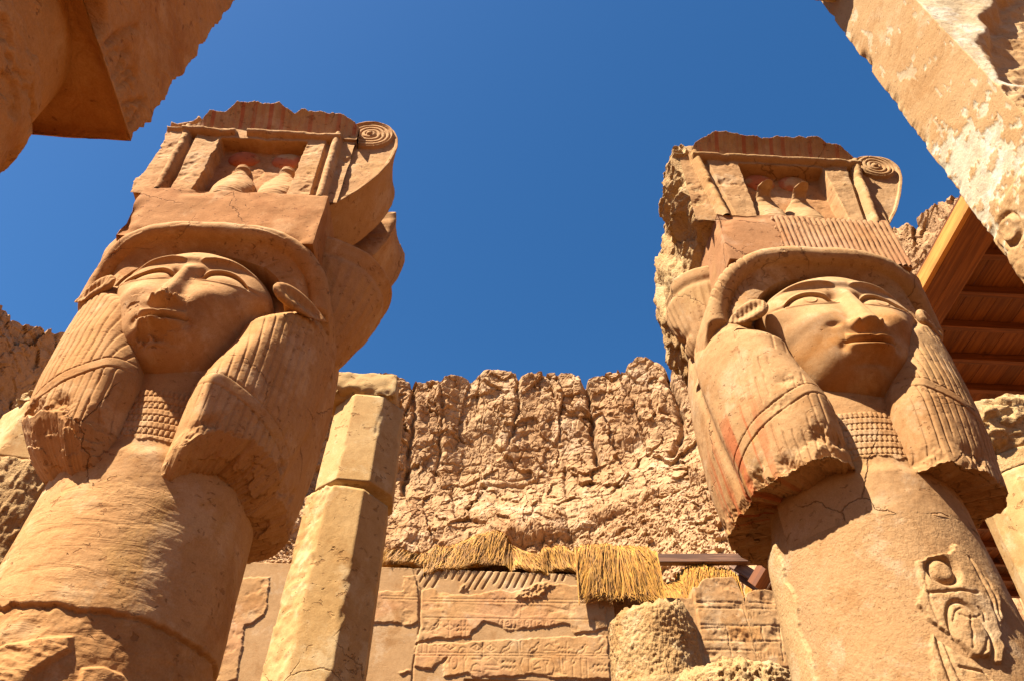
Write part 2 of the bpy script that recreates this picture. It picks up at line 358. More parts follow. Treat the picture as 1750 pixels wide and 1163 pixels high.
def cliffs():
    sky_px = [(-260, 470), (-100, 500), (0, 521), (25, 528), (50, 545), (75, 552), (95, 562), (200, 600), (420, 640), (560, 645), (595, 640), (630, 632), (661, 634), (690, 640),
              (705, 650), (712, 646), (731, 645), (746, 651), (771, 643), (806, 645), (831, 630), (846, 628), (881, 637), (887, 645), (911, 636), (940, 631),
              (976, 628), (991, 637), (999, 647), (1005, 640), (1027, 631), (1067, 628), (1074, 618), (1092, 610), (1122, 615), (1135, 626), (1143, 640), (1150, 625), (1162, 616),
              (1177, 598), (1215, 560), (1300, 520), (1400, 450), (1480, 400), (1530, 381), (1545, 371), (1556, 376), (1562, 366), (1600, 340), (1625, 333), (1650, 343), (1750, 330), (1900, 330)]
    az = []; el = []
    for p in sky_px:
        r = ray(*p); az.append(math.atan2(r[0], r[1])); el.append(r[2]/math.hypot(r[0], r[1]))
    az = np.array(az); el = np.array(el)
    nu, nv = 1350, 380
    a0, a1 = RAD(-66), RAD(72)
    # denser in the middle of the picture
    A = np.linspace(a0, a1, nu)
    t = np.concatenate([np.linspace(0, .19, 30, endpoint=False), np.linspace(.19, .32, 150, endpoint=False), np.linspace(.32, 1, 230)]); nv = len(t)
    AA, T = np.meshgrid(A, t, indexing='ij')
    Dc = np.interp(np.degrees(AA), [-66, -45, -28, -10, 20, 35, 50, 72], [55, 58, 80, 92, 92, 80, 62, 55])
    top_el = np.interp(AA, az, el)
    ztop = 1.6+Dc*top_el
    # profile: talus from t=0..0.3, cliff face above
    zb = 1.6+Dc*.93*np.tan(RAD(29.3))            # foot of the cliff face
    zb = zb+Dc*np.interp(np.degrees(AA), [-60, 2, 8, 15, 25, 60], [0, 0, .03, .085, .12, .12])
    ts = .30
    k = np.clip(T/ts, 0, 1); kk = np.clip((T-ts)/(1-ts), 0, 1)
    D = np.where(T < ts, 24+(Dc*.93-24)*k**.8, Dc*(.93+.07*ss(0, .5, kk)+.02*kk))
    Z = np.where(T < ts, -1+(zb+1)*k, zb+(ztop-zb)*kk)
    X = np.sin(AA); Y = np.cos(AA)
    S = AA*90.0
    P = V3(S, 0*S, Z)
    face = ss(ts-.03, ts+.06, T)
    # vertical buttresses and fissures
    up = ss(.25, .9, kk)
    b1 = ridged(V3(S*.11, 3.3, Z*.02), 2)*1.9
    b2 = ridged(V3(S*.26+7, 1.3, Z*.05), 2)*.5
    wq = fbm(V3(S*.2, 8, Z*.2), 4)[..., None]*.35
    f1, f2, idv = cells(V3(S*.17+fbm(V3(S*.1, 0, Z*.1), 3)*.5, .5, Z*.055), 4)
    disp = face*(b1*(.3+.5*up)*.55+b2*.45+(idv-.5)*1.0*up+cfacet(V3(S*.16, .5, Z*.10)+wq, 1, 1.8)*1.25+cfacet(V3(S*.4, 2.5, Z*.32)+wq*1.6, 2, 1.8)*.55-.3*gauss(f2, 0, .03)*(.35+.65*up))
    disp += cfacet(V3(S*1.0, 4.5, Z*.8)+wq*3, 3, 1.8)*.19
    g1, g2, gid = cells(V3(S*.42, 2.5, Z*.3)+fbm(V3(S*.3, 1, Z*.3), 3)[..., None]*.4, 9)
    disp += -(.2+.5*face)*.22*gauss(g2, 0, .035)
    disp += face*fbm(V3(S*.22, 4, Z*.3), 3)*.45+fbm(V3(S*1.4, 9, Z*1.4), 3)*.09
    led = (Z+fbm(V3(S*.12, 2, 1), 3)*2.0)/2.6
    disp += face*.22*ss(.0, .12, np.abs((led % 1)-.5))*ss(-.1, .2, fbm(V3(S*.1, 6, np.floor(led)), 2))
    disp += face*(1-up)*ridged(V3(S*1.1, 2, Z*.3), 2)*.07
    # deep dark cracks traced at their places
    def crack(pts, w, depth):
        q = []
        for p in pts:
            r = ray(*p); a = math.atan2(r[0], r[1]); d = np.interp(np.degrees(a), [-45, -28, -10, 20, 35, 50], [58, 80, 92, 92, 80, 62])
            q.append((a*90, 1.6+d*r[2]/math.hypot(r[0], r[1])))
        wob = fbm(V3(S*.5, 2, Z*.5), 3)*.5
        return -depth*.6*gauss(seg_dist(S+wob, Z, q), 0, w*.7)
    for pts, w, dp in [([(707, 650), (709, 700), (703, 750), (690, 850)], .55, 2.2), ([(886, 640), (884, 700), (870, 760)], .4, 1.6),
                       ([(997, 640), (1008, 690), (1012, 730), (1022, 800)], .5, 2.6), ([(1140, 640), (1160, 690), (1168, 740), (1150, 800)], .55, 2.4), ([(752, 650), (757, 720), (745, 820)], .4, 1.0),
                       ([(940, 640), (955, 700)], .35, .8), ([(775, 830), (777, 915)], .4, 1.2), ([(1045, 690), (1100, 690)], .3, .5), ([(1060, 640), (1090, 700), (1110, 790)], .35, .9),
                       ([(965, 800), (970, 870)], .4, 1.2), ([(1556, 376), (1560, 420)], .3, 2.0), ([(800, 840), (905, 830), (930, 826)], .5, .9), ([(820, 650), (815, 690), (830, 720)], .3, .7)]:
        disp += face*crack(pts, w, dp)
    # domes and boulders at the foot
    def dome(px, py, rx, rz, h):
        r = ray(px, py); a = math.atan2(r[0], r[1]); d = 88
        zc = 1.6+d*r[2]/math.hypot(r[0], r[1])
        q = ((S-a*90)/rx)**2+(np.clip(Z-zc, 0, None)/rz)**2
        return h*np.sqrt(np.clip(1-q, 0, 1))*ss(-rz*2.2, -rz*.6, Z-zc)*.42
    for q in [(893, 900, 6.0, 4.2, 3.8), (900, 925, 3.0, 2.6, 1.8), (1075, 905, 4.2, 3.0, 2.6), (840, 935, 2.5, 2.0, 1.5), (1145, 890, 4.0, 5.0, 2.4), (1000, 925, 2.0, 1.4, 1.2), (945, 935, 2.2, 1.6, 1.3)]:
        disp += dome(*q)
    # rubble on the slopes
    q1, q2, qid = cells(V3(S*.55, D*.5, Z*.55), 15)
    disp += (1-face)*(cfacet(V3(S*.55, D*.5, Z*.55), 5, 1.8)*.7+cfacet(V3(S*1.5, D*1.2, Z*1.5), 6, 1.8)*.3-.25*gauss(q2, 0, .06)+fbm(V3(S*.12, D*.12, Z*.12), 4)*1.5)
    # summit wear
    Zn = Z+np.where(T > .97, fbm(V3(S*.5, 5, 2), 2)*.3, 0)
    R = D-disp
    PP = V3(R*X, R*Y, Zn)
    back = PP[:, -1:, :].copy(); back[..., 0] *= 1.6; back[..., 1] *= 1.6; back[..., 2] += 2
    PP = np.concatenate([PP, back], 1)
    props(grid('cliff', PP, M['cliff'], flip=False, smooth=False), kind='structure')
cliffs()

# ------------------------------------------------------------------ the two goddess-head columns
def sup(th, ax, ay, n): return ((np.abs(np.sin(th))/ax)**n+(np.abs(np.cos(th))/ay)**n)**(-1.0/n)
def ring(r, th, z): return V3(r*np.sin(th), -r*np.cos(th), z)

def make_wig(par, mat, side, rz):
    """side: 'L' or 'R' column; rz: z shift. theta=0 faces the court, positive towards +x"""
    nd = 620
    s1 = np.concatenate([np.linspace(0, .40, nd), np.linspace(.405, .62, 60), np.linspace(.625, 1, nd)]) if False else None
    if side == 'L': ta, tb = 21., 9.
    else: ta, tb = 10., 23.
    # parameter along theta: dense on both sides of the front
    sa = np.concatenate([np.linspace(0, .42, 520), np.linspace(.425, .575, 50), np.linspace(.58, 1, 520)])
    zr = np.concatenate([np.linspace(3.5, 4.75, 300), np.linspace(4.76, 5.16, 70)])
    nund = 56
    full_t = np.concatenate([np.linspace(-1, 0, nund, endpoint=False), np.linspace(0, 1, len(zr))])
    S, T = np.meshgrid(sa, full_t, indexing='ij')
    def deg(S, z):
        op = 12*ss(3.95, 4.45, z)+14*ss(4.45, 4.65, z)
        a = ta+op; b = 360-(tb+op)
        return a+S*(b-a)
    # bottom edge height as a function of the (signed) angle
    z0 = 3.6
    D0 = deg(S, z0); sg = np.where(D0 > 180, D0-360, D0)
    if side == 'L':
        zb = np.interp(sg, [-180, -130, -100, -72, -45, -25, -9, 20, 28, 36, 50, 62, 75, 90, 120, 180],
                       [3.56, 3.7, 3.93, 3.92, 3.80, 3.74, 3.69, 3.63, 3.65, 3.71, 3.76, 3.72, 3.69, 3.68, 3.68, 3.66])
    else:
        zb = np.interp(sg, [-180, -120, -95, -75, -50, -24, 10, 25, 50, 75, 95, 120, 180],
                       [3.68, 3.70, 3.68, 3.63, 3.62, 3.66, 3.64, 3.62, 3.60, 3.62, 3.66, 3.68, 3.68])
    rough = fbm(V3(sg*.07, 0, 3.1 if side == 'L' else 8.4), 4)
    zb = zb+rough*.045+fbm(V3(sg*.35, 1, 2), 3)*.018
    k = np.clip(T, 0, 1)
    zline = np.interp(k, np.linspace(0, 1, len(zr)), zr)
    Z = zb+(zline-3.5)/(5.16-3.5)*(5.16-zb)
    und = T < 0
    q = np.where(und, T+1, 1)                       # 0 at the shaft .. 1 at the outer edge
    Dg = deg(S, np.where(und, zb, Z)); sg = np.where(Dg > 180, Dg-360, Dg); th = np.radians(sg)
    Zc = np.where(und, zb, Z)
    ax = np.interp(Zc, [3.5, 3.75, 4.1, 4.5, 4.75, 4.95, 5.06, 5.12, 5.16], [.62, .65, .695, .715, .71, .68, .61, .5, .38])
    ay = np.interp(Zc, [3.5, 3.7, 4.0, 4.3, 4.6, 4.8, 5.0, 5.1, 5.16], [.575, .59, .62, .62, .60, .55, .5, .46, .36])
    ayb = np.where(np.abs(sg) > 95, ax*.92, ay)
    fs = ss(95, 70, np.abs(sg)); shr = np.interp(Zc, [4.6, 4.70, 4.80, 4.95, 5.16], [1, .97, .87, .80, .8])
    ax = ax*(1-fs+fs*shr); ay = ay*(1-fs+fs*shr)
    w = ss(70, 115, np.abs(sg)); ayb = ay*(1-w)+ax*.9*w
    r = sup(th, ax, ayb, 2.8)
    # roll the inner edges of the two tresses
    ia = (Dg-deg(0*S, Zc)); ib = (deg(0*S+1, Zc)-Dg)
    e = np.minimum(ia, ib)*PI/180*.6
    r = r-.11*np.clip(1-e/.11, 0, 1)**2.2
    # crease between the front wig and the one behind
    thc = 74+18*(Zc-3.55)/1.4
    cre = np.abs(sg)-thc
    r = r-.035*gauss(cre, 2, 4.5)-.03*ss(0, 7, cre)*ss(60, 20, cre)
    # strands
    fr = ss(3, -3, cre)*ss(4.70, 4.60, Zc)*(~und)
    zband = 4.13+rz*.6 if side == 'L' else 4.19
    slope = .0008*np.abs(sg)
    bz = Zc-zband+slope*20*.3
    inband = (np.abs(bz) < .033)
    arc = np.abs(sg)*PI/180*.63
    ph = arc/.038+.25; d = np.abs(ph-np.floor(ph)-.5)*.038
    keep = 1.0
    if side == 'R':
        keep = np.where(sg < 0, ss(-62, -50, sg), 1.0)*ss(.28, .12, fbm(V3(sg*.06, 3, Zc*3), 4)*np.where(sg < 0, 1, .6)+.1)
    elif side == 'L':
        keep = np.where(sg > 0, .45+.55*ss(66, 48, sg), 1.0)*(.5+.5*ss(.35, .1, fbm(V3(sg*.05, 5, Zc*3), 4)))
    r = r-.0075*gauss(d, 0, .0045)*fr*keep*(~inband)
    row = Zc/.085+np.floor(ph)*.37; dr = np.abs(row-np.floor(row)-.5)*.085
    r = r-.0018*gauss(dr, 0, .004)*fr*keep*(~inband)*(perlin(V3(np.floor(ph)*3.3, np.floor(row)*1.7, 0)) > .1)
    for zz in (-.033, .033): r = r-.006*gauss(bz-zz, 0, .005)*fr
    r = r+.0015*inband*fr
    # wear
    N = fbm(V3(np.sin(th)*4*r, -np.cos(th)*4*r, Zc*4)+(0 if side == 'L' else 21), 5)
    r = r+N*.008*(~und)
    nearb = ss(.16, 0, Zc-zb)*(~und)
    chipn = fbm(V3(sg*.12, 2, Zc*7)+(3 if side == 'L' else 40), 4)
    r = r-nearb*np.clip(chipn+.12, 0, 1)*.07
    if side == 'R':   # hollow knocked out of the near tress, flaked places
        for (a, z, s1_, s2_, dp) in [(-30, 3.78, 7, .05, .05), (-44, 3.98, 6, .05, .018), (-38, 4.12, 4, .035, .018), (-27, 3.76, 5, .04, .05)]:
            g = np.exp(-((sg-a)/s1_)**2-((Zc-z)/s2_)**2); r = r-dp*g*(.6+.9*fbm(V3(sg*.25, 1, Zc*14), 3))
    ru = .41
    rs = r
    prof = np.where(und, ru+(rs-ru)*np.clip(q, 0, 1)**.75, rs)
    drop = .075 if side == 'R' else np.interp(sg, [-180, -120, -40, 0, 30, 180], [.06, .34, .26, .16, .14, .06])
    drop = .075 if side == 'R' else np.interp(sg, [-180, -120, -40, 0, 30, 180], [.06, .34, .26, .16, .14, .06])
    cn = fbm(V3(np.sin(th)*prof*9, np.cos(th)*prof*9, Zc*9-q*2)+5, 5)
    zp = zb-drop*(1-q**1.4)
    cn = fbm(V3(np.sin(th)*prof*8, np.cos(th)*prof*8, zp*8)+5, 5)+.5*cfacet(V3(np.sin(th)*prof*9, np.cos(th)*prof*9, zp*9), 3, 1.5)
    Zu = zb-drop*(1-q**1.4)+cn*.045*q*(1-q)*4
    if side == 'R': Zu = zb+.03*np.sin(q*PI)*0+(.02*(1-q))+cn*.012
    prof = np.where(und, prof+cn*.05*q*(1-q)*4, prof)
    Zf = np.where(und, Zu, Z)
    P = ring(prof, th, Zf+rz)
    # inner walls of the tresses
    n = 7
    def wall(i):
        base = P[i]; rad = np.linalg.norm(base[:, :2], axis=1, keepdims=True)
        out = []
        for kf in np.linspace(0, 1, n)[:-1]:
            rr = .43+(rad-.43)*kf
            qv = base.copy(); qv[:, :2] = base[:, :2]/rad*rr; out.append(qv)
        return np.stack(out)
    PP = np.concatenate([wall(0), P, wall(-1)[::-1]], 0)
    # old paint still in the stone
    tint = np.ones(P.shape)
    pn = fbm(V3(sg*.05, 2, Zc*1.2)+7, 4); pn2 = fbm(V3(sg*.18, 6, Zc*.8)+2, 4)
    if side == 'R':
        red = ss(-.02, .16, pn2)*ss(-45, -62, sg)*ss(4.25, 3.95, Zc)*ss(-115, -95, sg)
        tint = tint*(1-red[..., None]*.85)+np.array([1.02, .52, .42])*red[..., None]*.85
        yb = (np.abs(bz+.02+.004*(np.abs(sg)-50)) < .03)*ss(-55, -60, sg)*ss(-.15, .1, fbm(V3(sg*.2, 0, Zc*8), 3))*(sg < 0)
        tint = tint*(1-yb[..., None]*.55)+np.array([1.0, .80, .38])*yb[..., None]*.55
        pale = ss(.0, .3, pn)*ss(-30, -60, sg)
        tint = tint*(1+pale[..., None]*np.array([.04, .08, .13]))
        eb = ss(.035, .015, Zc-zb)*(~und)*ss(-30, -45, sg)*ss(-.1, .15, fbm(V3(sg*.3, 9, 1), 3))
        tint = tint*(1-eb[..., None]*.4)+np.array([1.0, .78, .36])*eb[..., None]*.4
    else:
        st = ss(.05, .4, pn)*.35
        tint = tint*(1-st[..., None])+np.array([1.05, .97, .75])*st[..., None]
    TT = np.concatenate([np.repeat(tint[:1], n-1, 0), tint, np.repeat(tint[-1:], n-1, 0)], 0)
    return grid('wig', PP, mat, par, tint=TT)

def make_band(par, mat, side, rz):
    nu, nv = 420, 90
    u = np.linspace(-1, 1, nu); v = np.linspace(0, 1, nv)
    U, Vv = np.meshgrid(u, v, indexing='ij')
    a = U*RAD(90)
    def arch(A, w, z0, h, n): return np.sign(np.sin(A))*w*np.abs(np.sin(A))**(2/n), z0+h*np.abs(np.cos(A))**(2/n)
    xo, zo = arch(a, .69, 4.58, .57, 3.0)
    xi, zi = arch(a, .455, 4.60, .365, 2.1)
    dd = .64*(1-np.clip(np.abs(xo)/.74, 0, 1)**3.4)**(1/3.4)
    di = np.minimum(.50, .64*(1-np.clip(np.abs(xi)/.74, 0, 1)**3.4)**(1/3.4)-.12)
    roll = .115 if side == 'L' else .125
    # cross-section stations: 0 back top, .25 top near rim, .25-.5 rim roll, .5-1 underside to hairline
    k1 = np.clip(Vv/.25, 0, 1); k2 = np.clip((Vv-.25)/.3, 0, 1); k3 = np.clip((Vv-.55)/.45, 0, 1)
    cx = np.hypot(xo, zo-4.60)
    nx = xo/np.maximum(cx, 1e-6); nz = (zo-4.60)/np.maximum(cx, 1e-6)
    ang = k2*RAD(165)
    off = -roll*(1-np.cos(ang))*.5*1.0
    X = xo+nx*off; Z = zo+nz*off
    Dp = (dd-.27*(1-k1))-roll*.5+np.where(Vv >= .25, np.sin(ang)*roll*.5, 0)
    X1, Z1, D1 = xo-nx*roll, zo-nz*roll, dd-roll*.5+math.sin(RAD(165))*roll*.5
    kk = k3
    bul = np.sin(kk*PI)*(.0 if side == 'L' else .01)
    if side == 'L':
        ease = kk**1.0; dep = kk**.55
    else:
        ease = kk**1.1; dep = kk**.6
    X = np.where(Vv > .55, X1+(xi-X1)*ease, X); Z = np.where(Vv > .55, Z1+(zi-Z1)*ease, Z)
    Dp = np.where(Vv > .55, D1+(di-D1)*dep+bul, Dp)
    Dp = Dp-.13*ss(.93, 1.0, np.abs(U))
    P0 = V3(X, -Dp, Z)
    tuck = ss(.955, .975, Vv); P0[..., 1] += tuck*.26
    n = fbm(P0*5+(1 if side == 'L' else 33), 5)
    out = V3(nx, -.6+0*nx, nz); out /= np.linalg.norm(out, axis=-1, keepdims=True)
    h = n*.012
    if side == 'R':   # combed strands on the near end of the roll
        arc = np.degrees(a)
        comb = np.abs(((arc*.9+Vv*42)/5.2) % 1-.5)*5.2
        m_ = ss(.12, .2, Vv)*ss(.72, .62, Vv)*(ss(-30, -38, arc)*ss(-76, -70, arc))
        h = h-.008*gauss(comb, 0, .55)*m_
        l2 = np.abs((Vv*15) % 1-.5)
        h = h-.004*gauss(l2, 0, .12)*ss(.22, .3, Vv)*ss(.6, .5, Vv)*ss(.1, -.1, np.abs(arc+6)/40-.5)*(fbm(V3(arc*.15, 2, 0), 3) > -.05)
    else:
        crk = np.abs(Vv-.42-.03*fbm(V3(U*9, 1, 0), 3))
        h = h-.006*gauss(crk, 0, .012)*(fbm(V3(U*3, 5, 0), 2) > .0)
    P = P0+out*h[..., None]; P[..., 2] += rz
    st = ss(-.05, .25, fbm(V3(U*12, 3, Vv*1.0), 5))*ss(.5, .65, Vv)*.75
    tint = 1-st[..., None]*np.array([.12, .22, .38])
    return grid('headband', P, mat, par, tint=tint, flip=True)

def make_face(par, mat, side, rz, xc):
    nph, nrho = 460, 240
    ph = np.linspace(0, 2*PI, nph, endpoint=False); rho = np.linspace(0, 1, nrho)**.9
    PH, RH = np.meshgrid(ph, rho, indexing='ij')
    zc = 4.56
    # outline of the face (half widths by height)
    zs = [4.085, 4.10, 4.13, 4.19, 4.29, 4.42, 4.55, 4.65, 4.70, 4.76, 4.83, 4.90, 4.95, 4.975]
    ws = [.0, .10, .195, .265, .312, .358, .408, .452, .455, .425, .365, .27, .14, 0]
    outl = np.array([(w, z) for w, z in zip(ws, zs)]+[(-w, z) for w, z in list(zip(ws, zs))[-2:0:-1]])
    oa = np.arctan2(outl[:, 1]-zc, outl[:, 0]); orr = np.hypot(outl[:, 0], outl[:, 1]-zc)
    o = np.argsort(oa); oa = oa[o]; orr = orr[o]
    R0 = np.interp(((ph+PI) % (2*PI))-PI, np.concatenate([oa-2*PI, oa, oa+2*PI]), np.concatenate([orr]*3))
    ker = np.exp(-(np.arange(-12, 13)/5.)**2); ker /= ker.sum()
    R0 = np.convolve(np.concatenate([R0[-12:], R0, R0[:12]]), ker, 'valid')
    X = np.cos(PH)*R0[:, None]*RH; Z = zc+np.sin(PH)*R0[:, None]*RH
    # dome: broad, fuller low down
    rim = .35+.125*np.clip(np.sin(PH), 0, 1)**1.3; base = rim+(.605-rim)*np.sqrt(np.clip(1-RH**2.9, 0, 1))
    d = base+.03*gauss(Z, 4.35, .25)*ss(1, .6, RH)
    ax = np.abs(X)
    live = ss(1.0, .86, RH)
    # muzzle, cheeks, chin
    d += .035*np.exp(-(X/.15)**2-((Z-4.30)/.11)**2)
    d += .042*np.exp(-((ax-.19)/.12)**2-((Z-4.51)/.085)**2)*live
    d += .030*np.exp(-(X/.085)**2-((Z-4.155)/.055)**2)
    d -= .016*np.exp(-(X/.10)**2-((Z-4.222)/.018)**2)
    # eyes
    e = (ax-.20)/.140
    lidu = 4.680+.082*np.clip(1-np.abs(e)**2.2, 0, 1)-.012*e
    lidl = 4.662-.020*np.clip(1-e**2, 0, 1)-.004*e
    ine = np.clip(1-np.abs(e)**4, 0, 1)
    # the eye lies back behind the lids; the slope above it runs forward again to the brow
    brow = 4.845-.55*np.clip(ax-.15, 0, 1)**2*2.0-.25*np.clip(.12-ax, 0, 1)
    inm = ss(-.004, .004, Z-lidl)*ss(-.004, .004, lidu-Z)*ss(1.02, .96, np.abs(e))
    kz_ = np.clip((Z-lidl)/np.maximum(lidu-lidl, .01), 0, 1)
    d -= inm*(.020+.022*kz_-.020*np.clip(1-e**2, 0, 1)*np.sin(np.clip(kz_, 0, 1)*PI))
    up_ = np.clip((Z-lidu)/np.maximum(brow-lidu, .02), 0, 1)
    d -= ss(-.004, .004, Z-lidu)*.020*(1-up_)**1.6*np.exp(-((ax-.19)/.135)**4)*live
    d -= .034*np.exp(-((ax-.072)/.032)**2-((Z-4.71)/.045)**2)
    d += .008*gauss(Z-lidu, .010, .009)*ss(1.15, 1.0, np.abs(e))*live
    d += .006*gauss(Z-lidl, -.008, .007)*(np.abs(e) < 1.0)*live
    # iris disc, faint
    if side == 'R': d += .004*gauss(np.hypot(ax-.20, Z-4.705)-.034, 0, .005)
    # cosmetic line to the ear and brow
    cl = np.exp(-((Z-(4.655+.10*(ax-.30)))/.008)**2)*ss(.29, .32, ax)*ss(.42, .36, ax)
    d -= .010*cl
    d += .014*gauss(Z, brow, .014)*ss(.03, .07, ax)*ss(.42, .34, ax)
    d += .02*ss(4.80, 4.85, Z)*ss(4.97, 4.92, Z)*live
    # nose
    kz = np.clip((4.755-Z)/(4.755-4.425), 0, 1.15)
    hgt = .026+.060*kz**1.1
    under = ss(4.380, 4.432, Z)**.8
    wid = .030+.026*kz
    nose = hgt*np.exp(-(np.abs(X)/wid)**2.8)*under*ss(4.80, 4.72, Z)
    ala = .056*np.exp(-((ax-.060)/.026)**2-((Z-4.43)/.032)**2)*ss(4.382, 4.418, Z)
    d += np.maximum(nose, ala)+.3*np.minimum(nose, ala)
    d += .014*np.exp(-((ax-.115)/.04)**2-((Z-4.43)/.05)**2)
    # mouth
    mw = .125; mm = np.clip(1-(ax/mw)**2, 0, 1)
    zm = 4.302+.030*(ax/mw)**2
    ul = np.exp(-((Z-zm-.022)/.018)**2)*mm**.55*(1-.18*np.exp(-(X/.018)**2))
    ll = np.exp(-((Z-zm+.024)/.018)**2)*mm**.8
    d += .044*ul+.040*ll
    d -= .028*gauss(Z, zm-.001, .006)*ss(mw+.02, mw-.02, ax)
    d -= .014*np.exp(-((ax-mw-.012)/.022)**2-((Z-4.312)/.028)**2)
    d -= .007*np.exp(-(X/.014)**2)*ss(4.335, 4.345, Z)*ss(4.39, 4.375, Z)
    n = fbm(V3(X*6, d*6, Z*6)+(2 if side == 'L' else 55), 5)
    d += n*.0035
    tint = np.ones(X.shape+(3,))
    if side == 'L':       # worn mouth, flaked chin and nose
        f = fbm(V3(X*14, 1, Z*14), 4)
        d -= .022*np.exp(-((X+.03)/.10)**2-((Z-4.235)/.045)**2)*ss(-.02, .06, f)
        d -= .018*np.exp(-((X-.04)/.06)**2-((Z-4.42)/.04)**2)*ss(-.02, .05, f)
        d -= .005*np.exp(-((X+.18)/.08)**2-((Z-4.43)/.05)**2)*ss(.0, .10, f)
        d += .012*np.exp(-((X+.02)/.07)**2-((Z-4.272)/.02)**2)*ss(.25, -.1, f)
    else:                 # ochre staining on the cheek and chin
        f = fbm(V3(X*4, 1, Z*5), 5)
        st = ss(-.25, .35, f+.10+.25*fbm(V3(X*18, 2, Z*18), 3))*(ss(4.66, 4.40, Z-.16*X))*.7
        tint = tint*(1-st[..., None])+np.array([.86, .60, .26])*st[..., None]
        d -= .010*np.exp(-((X+.16)/.03)**2-((Z-4.44)/.015)**2)
    d = np.where(RH > .995, np.minimum(d, .30), d)
    P = V3(X*(.95 if side == 'L' else 1.02)+xc, -d, Z+rz)
    return grid('face', P, mat, par, wrap=True, flip=True, tint=tint)

def make_ear(par, mat, x, z, d, sx, length, tilt, rz, yawe=0.0, seed=0):
    n = 70
    U, Vv = np.meshgrid(np.linspace(0, 2*PI, 2*n, endpoint=False), np.linspace(-PI/2, PI/2, n), indexing='ij')
    lx = np.sin(Vv); w = np.cos(Vv)**1.0*(1-.35*lx)
    a, b = np.cos(U)*w, np.sin(U)*w                 # a: height, b: depth (front = +)
    X = lx*length; H = a*.066; Dp = b*.034
    front = ss(0, .3, np.sin(U))
    Dp = Dp-front*.035*np.exp(-(a/.55)**2-((lx-.05)/.75)**4)
    Dp = Dp-front*.0025*np.cos(lx*26+a*9)*np.exp(-(a/.6)**2)
    ct, st = math.cos(tilt), math.sin(tilt)
    XX = X*ct-H*st; ZZ = X*st+H*ct
    cy, sy = math.cos(yawe), math.sin(yawe)
    X2 = XX*cy-Dp*sy; D2 = XX*sy+Dp*cy
    P = V3(x+sx*X2, -(d+D2), z+ZZ+rz)
    P = P+fbm(P*18+seed, 3)[..., None]*.004
    return grid('ear', P, mat, par, wrap=True, flip=(sx > 0))

def make_collar(par, mat, rz, side):
    nu, nv = 300, 330
    th, z = np.meshgrid(np.radians(np.linspace(-75, 75, nu)), np.linspace(3.40, 4.45, nv), indexing='ij')
    r = np.full(th.shape, .463)
    arc = th*.463
    z1 = 4.0; nrow = 8; rowh = .037
    dip = .05*np.cos(th*1.3)-.05
    rr = (z1+dip*0-z)/rowh
    inr = (rr > 0) & (rr < nrow)
    jag = fbm(V3(arc*9, 1, 2), 3)*.05
    ok = inr & (z > z1-nrow*rowh+.02+jag)
    fr = rr-np.floor(rr)
    r = r+np.where(ok, .006, 0)-np.where(ok, .0045*gauss(np.abs(fr-.5), .5, .09), 0)
    tick = np.abs((arc/.024+np.floor(rr)*.5) % 1-.5)*.024
    r = r-np.where(ok, .005*gauss(tick, .012, .004)*(np.floor(rr) % 2 == 0)+.003*gauss(tick, .012, .003), 0)
    r = r+fbm(V3(arc*7, 3, z*7), 4)*.006
    top = ss(3.70, 3.62, z+fbm(V3(arc*6, 2, 1), 3)*.04)
    r = r+.018*top
    return grid('collar', ring(r, th, z+rz), mat, par)

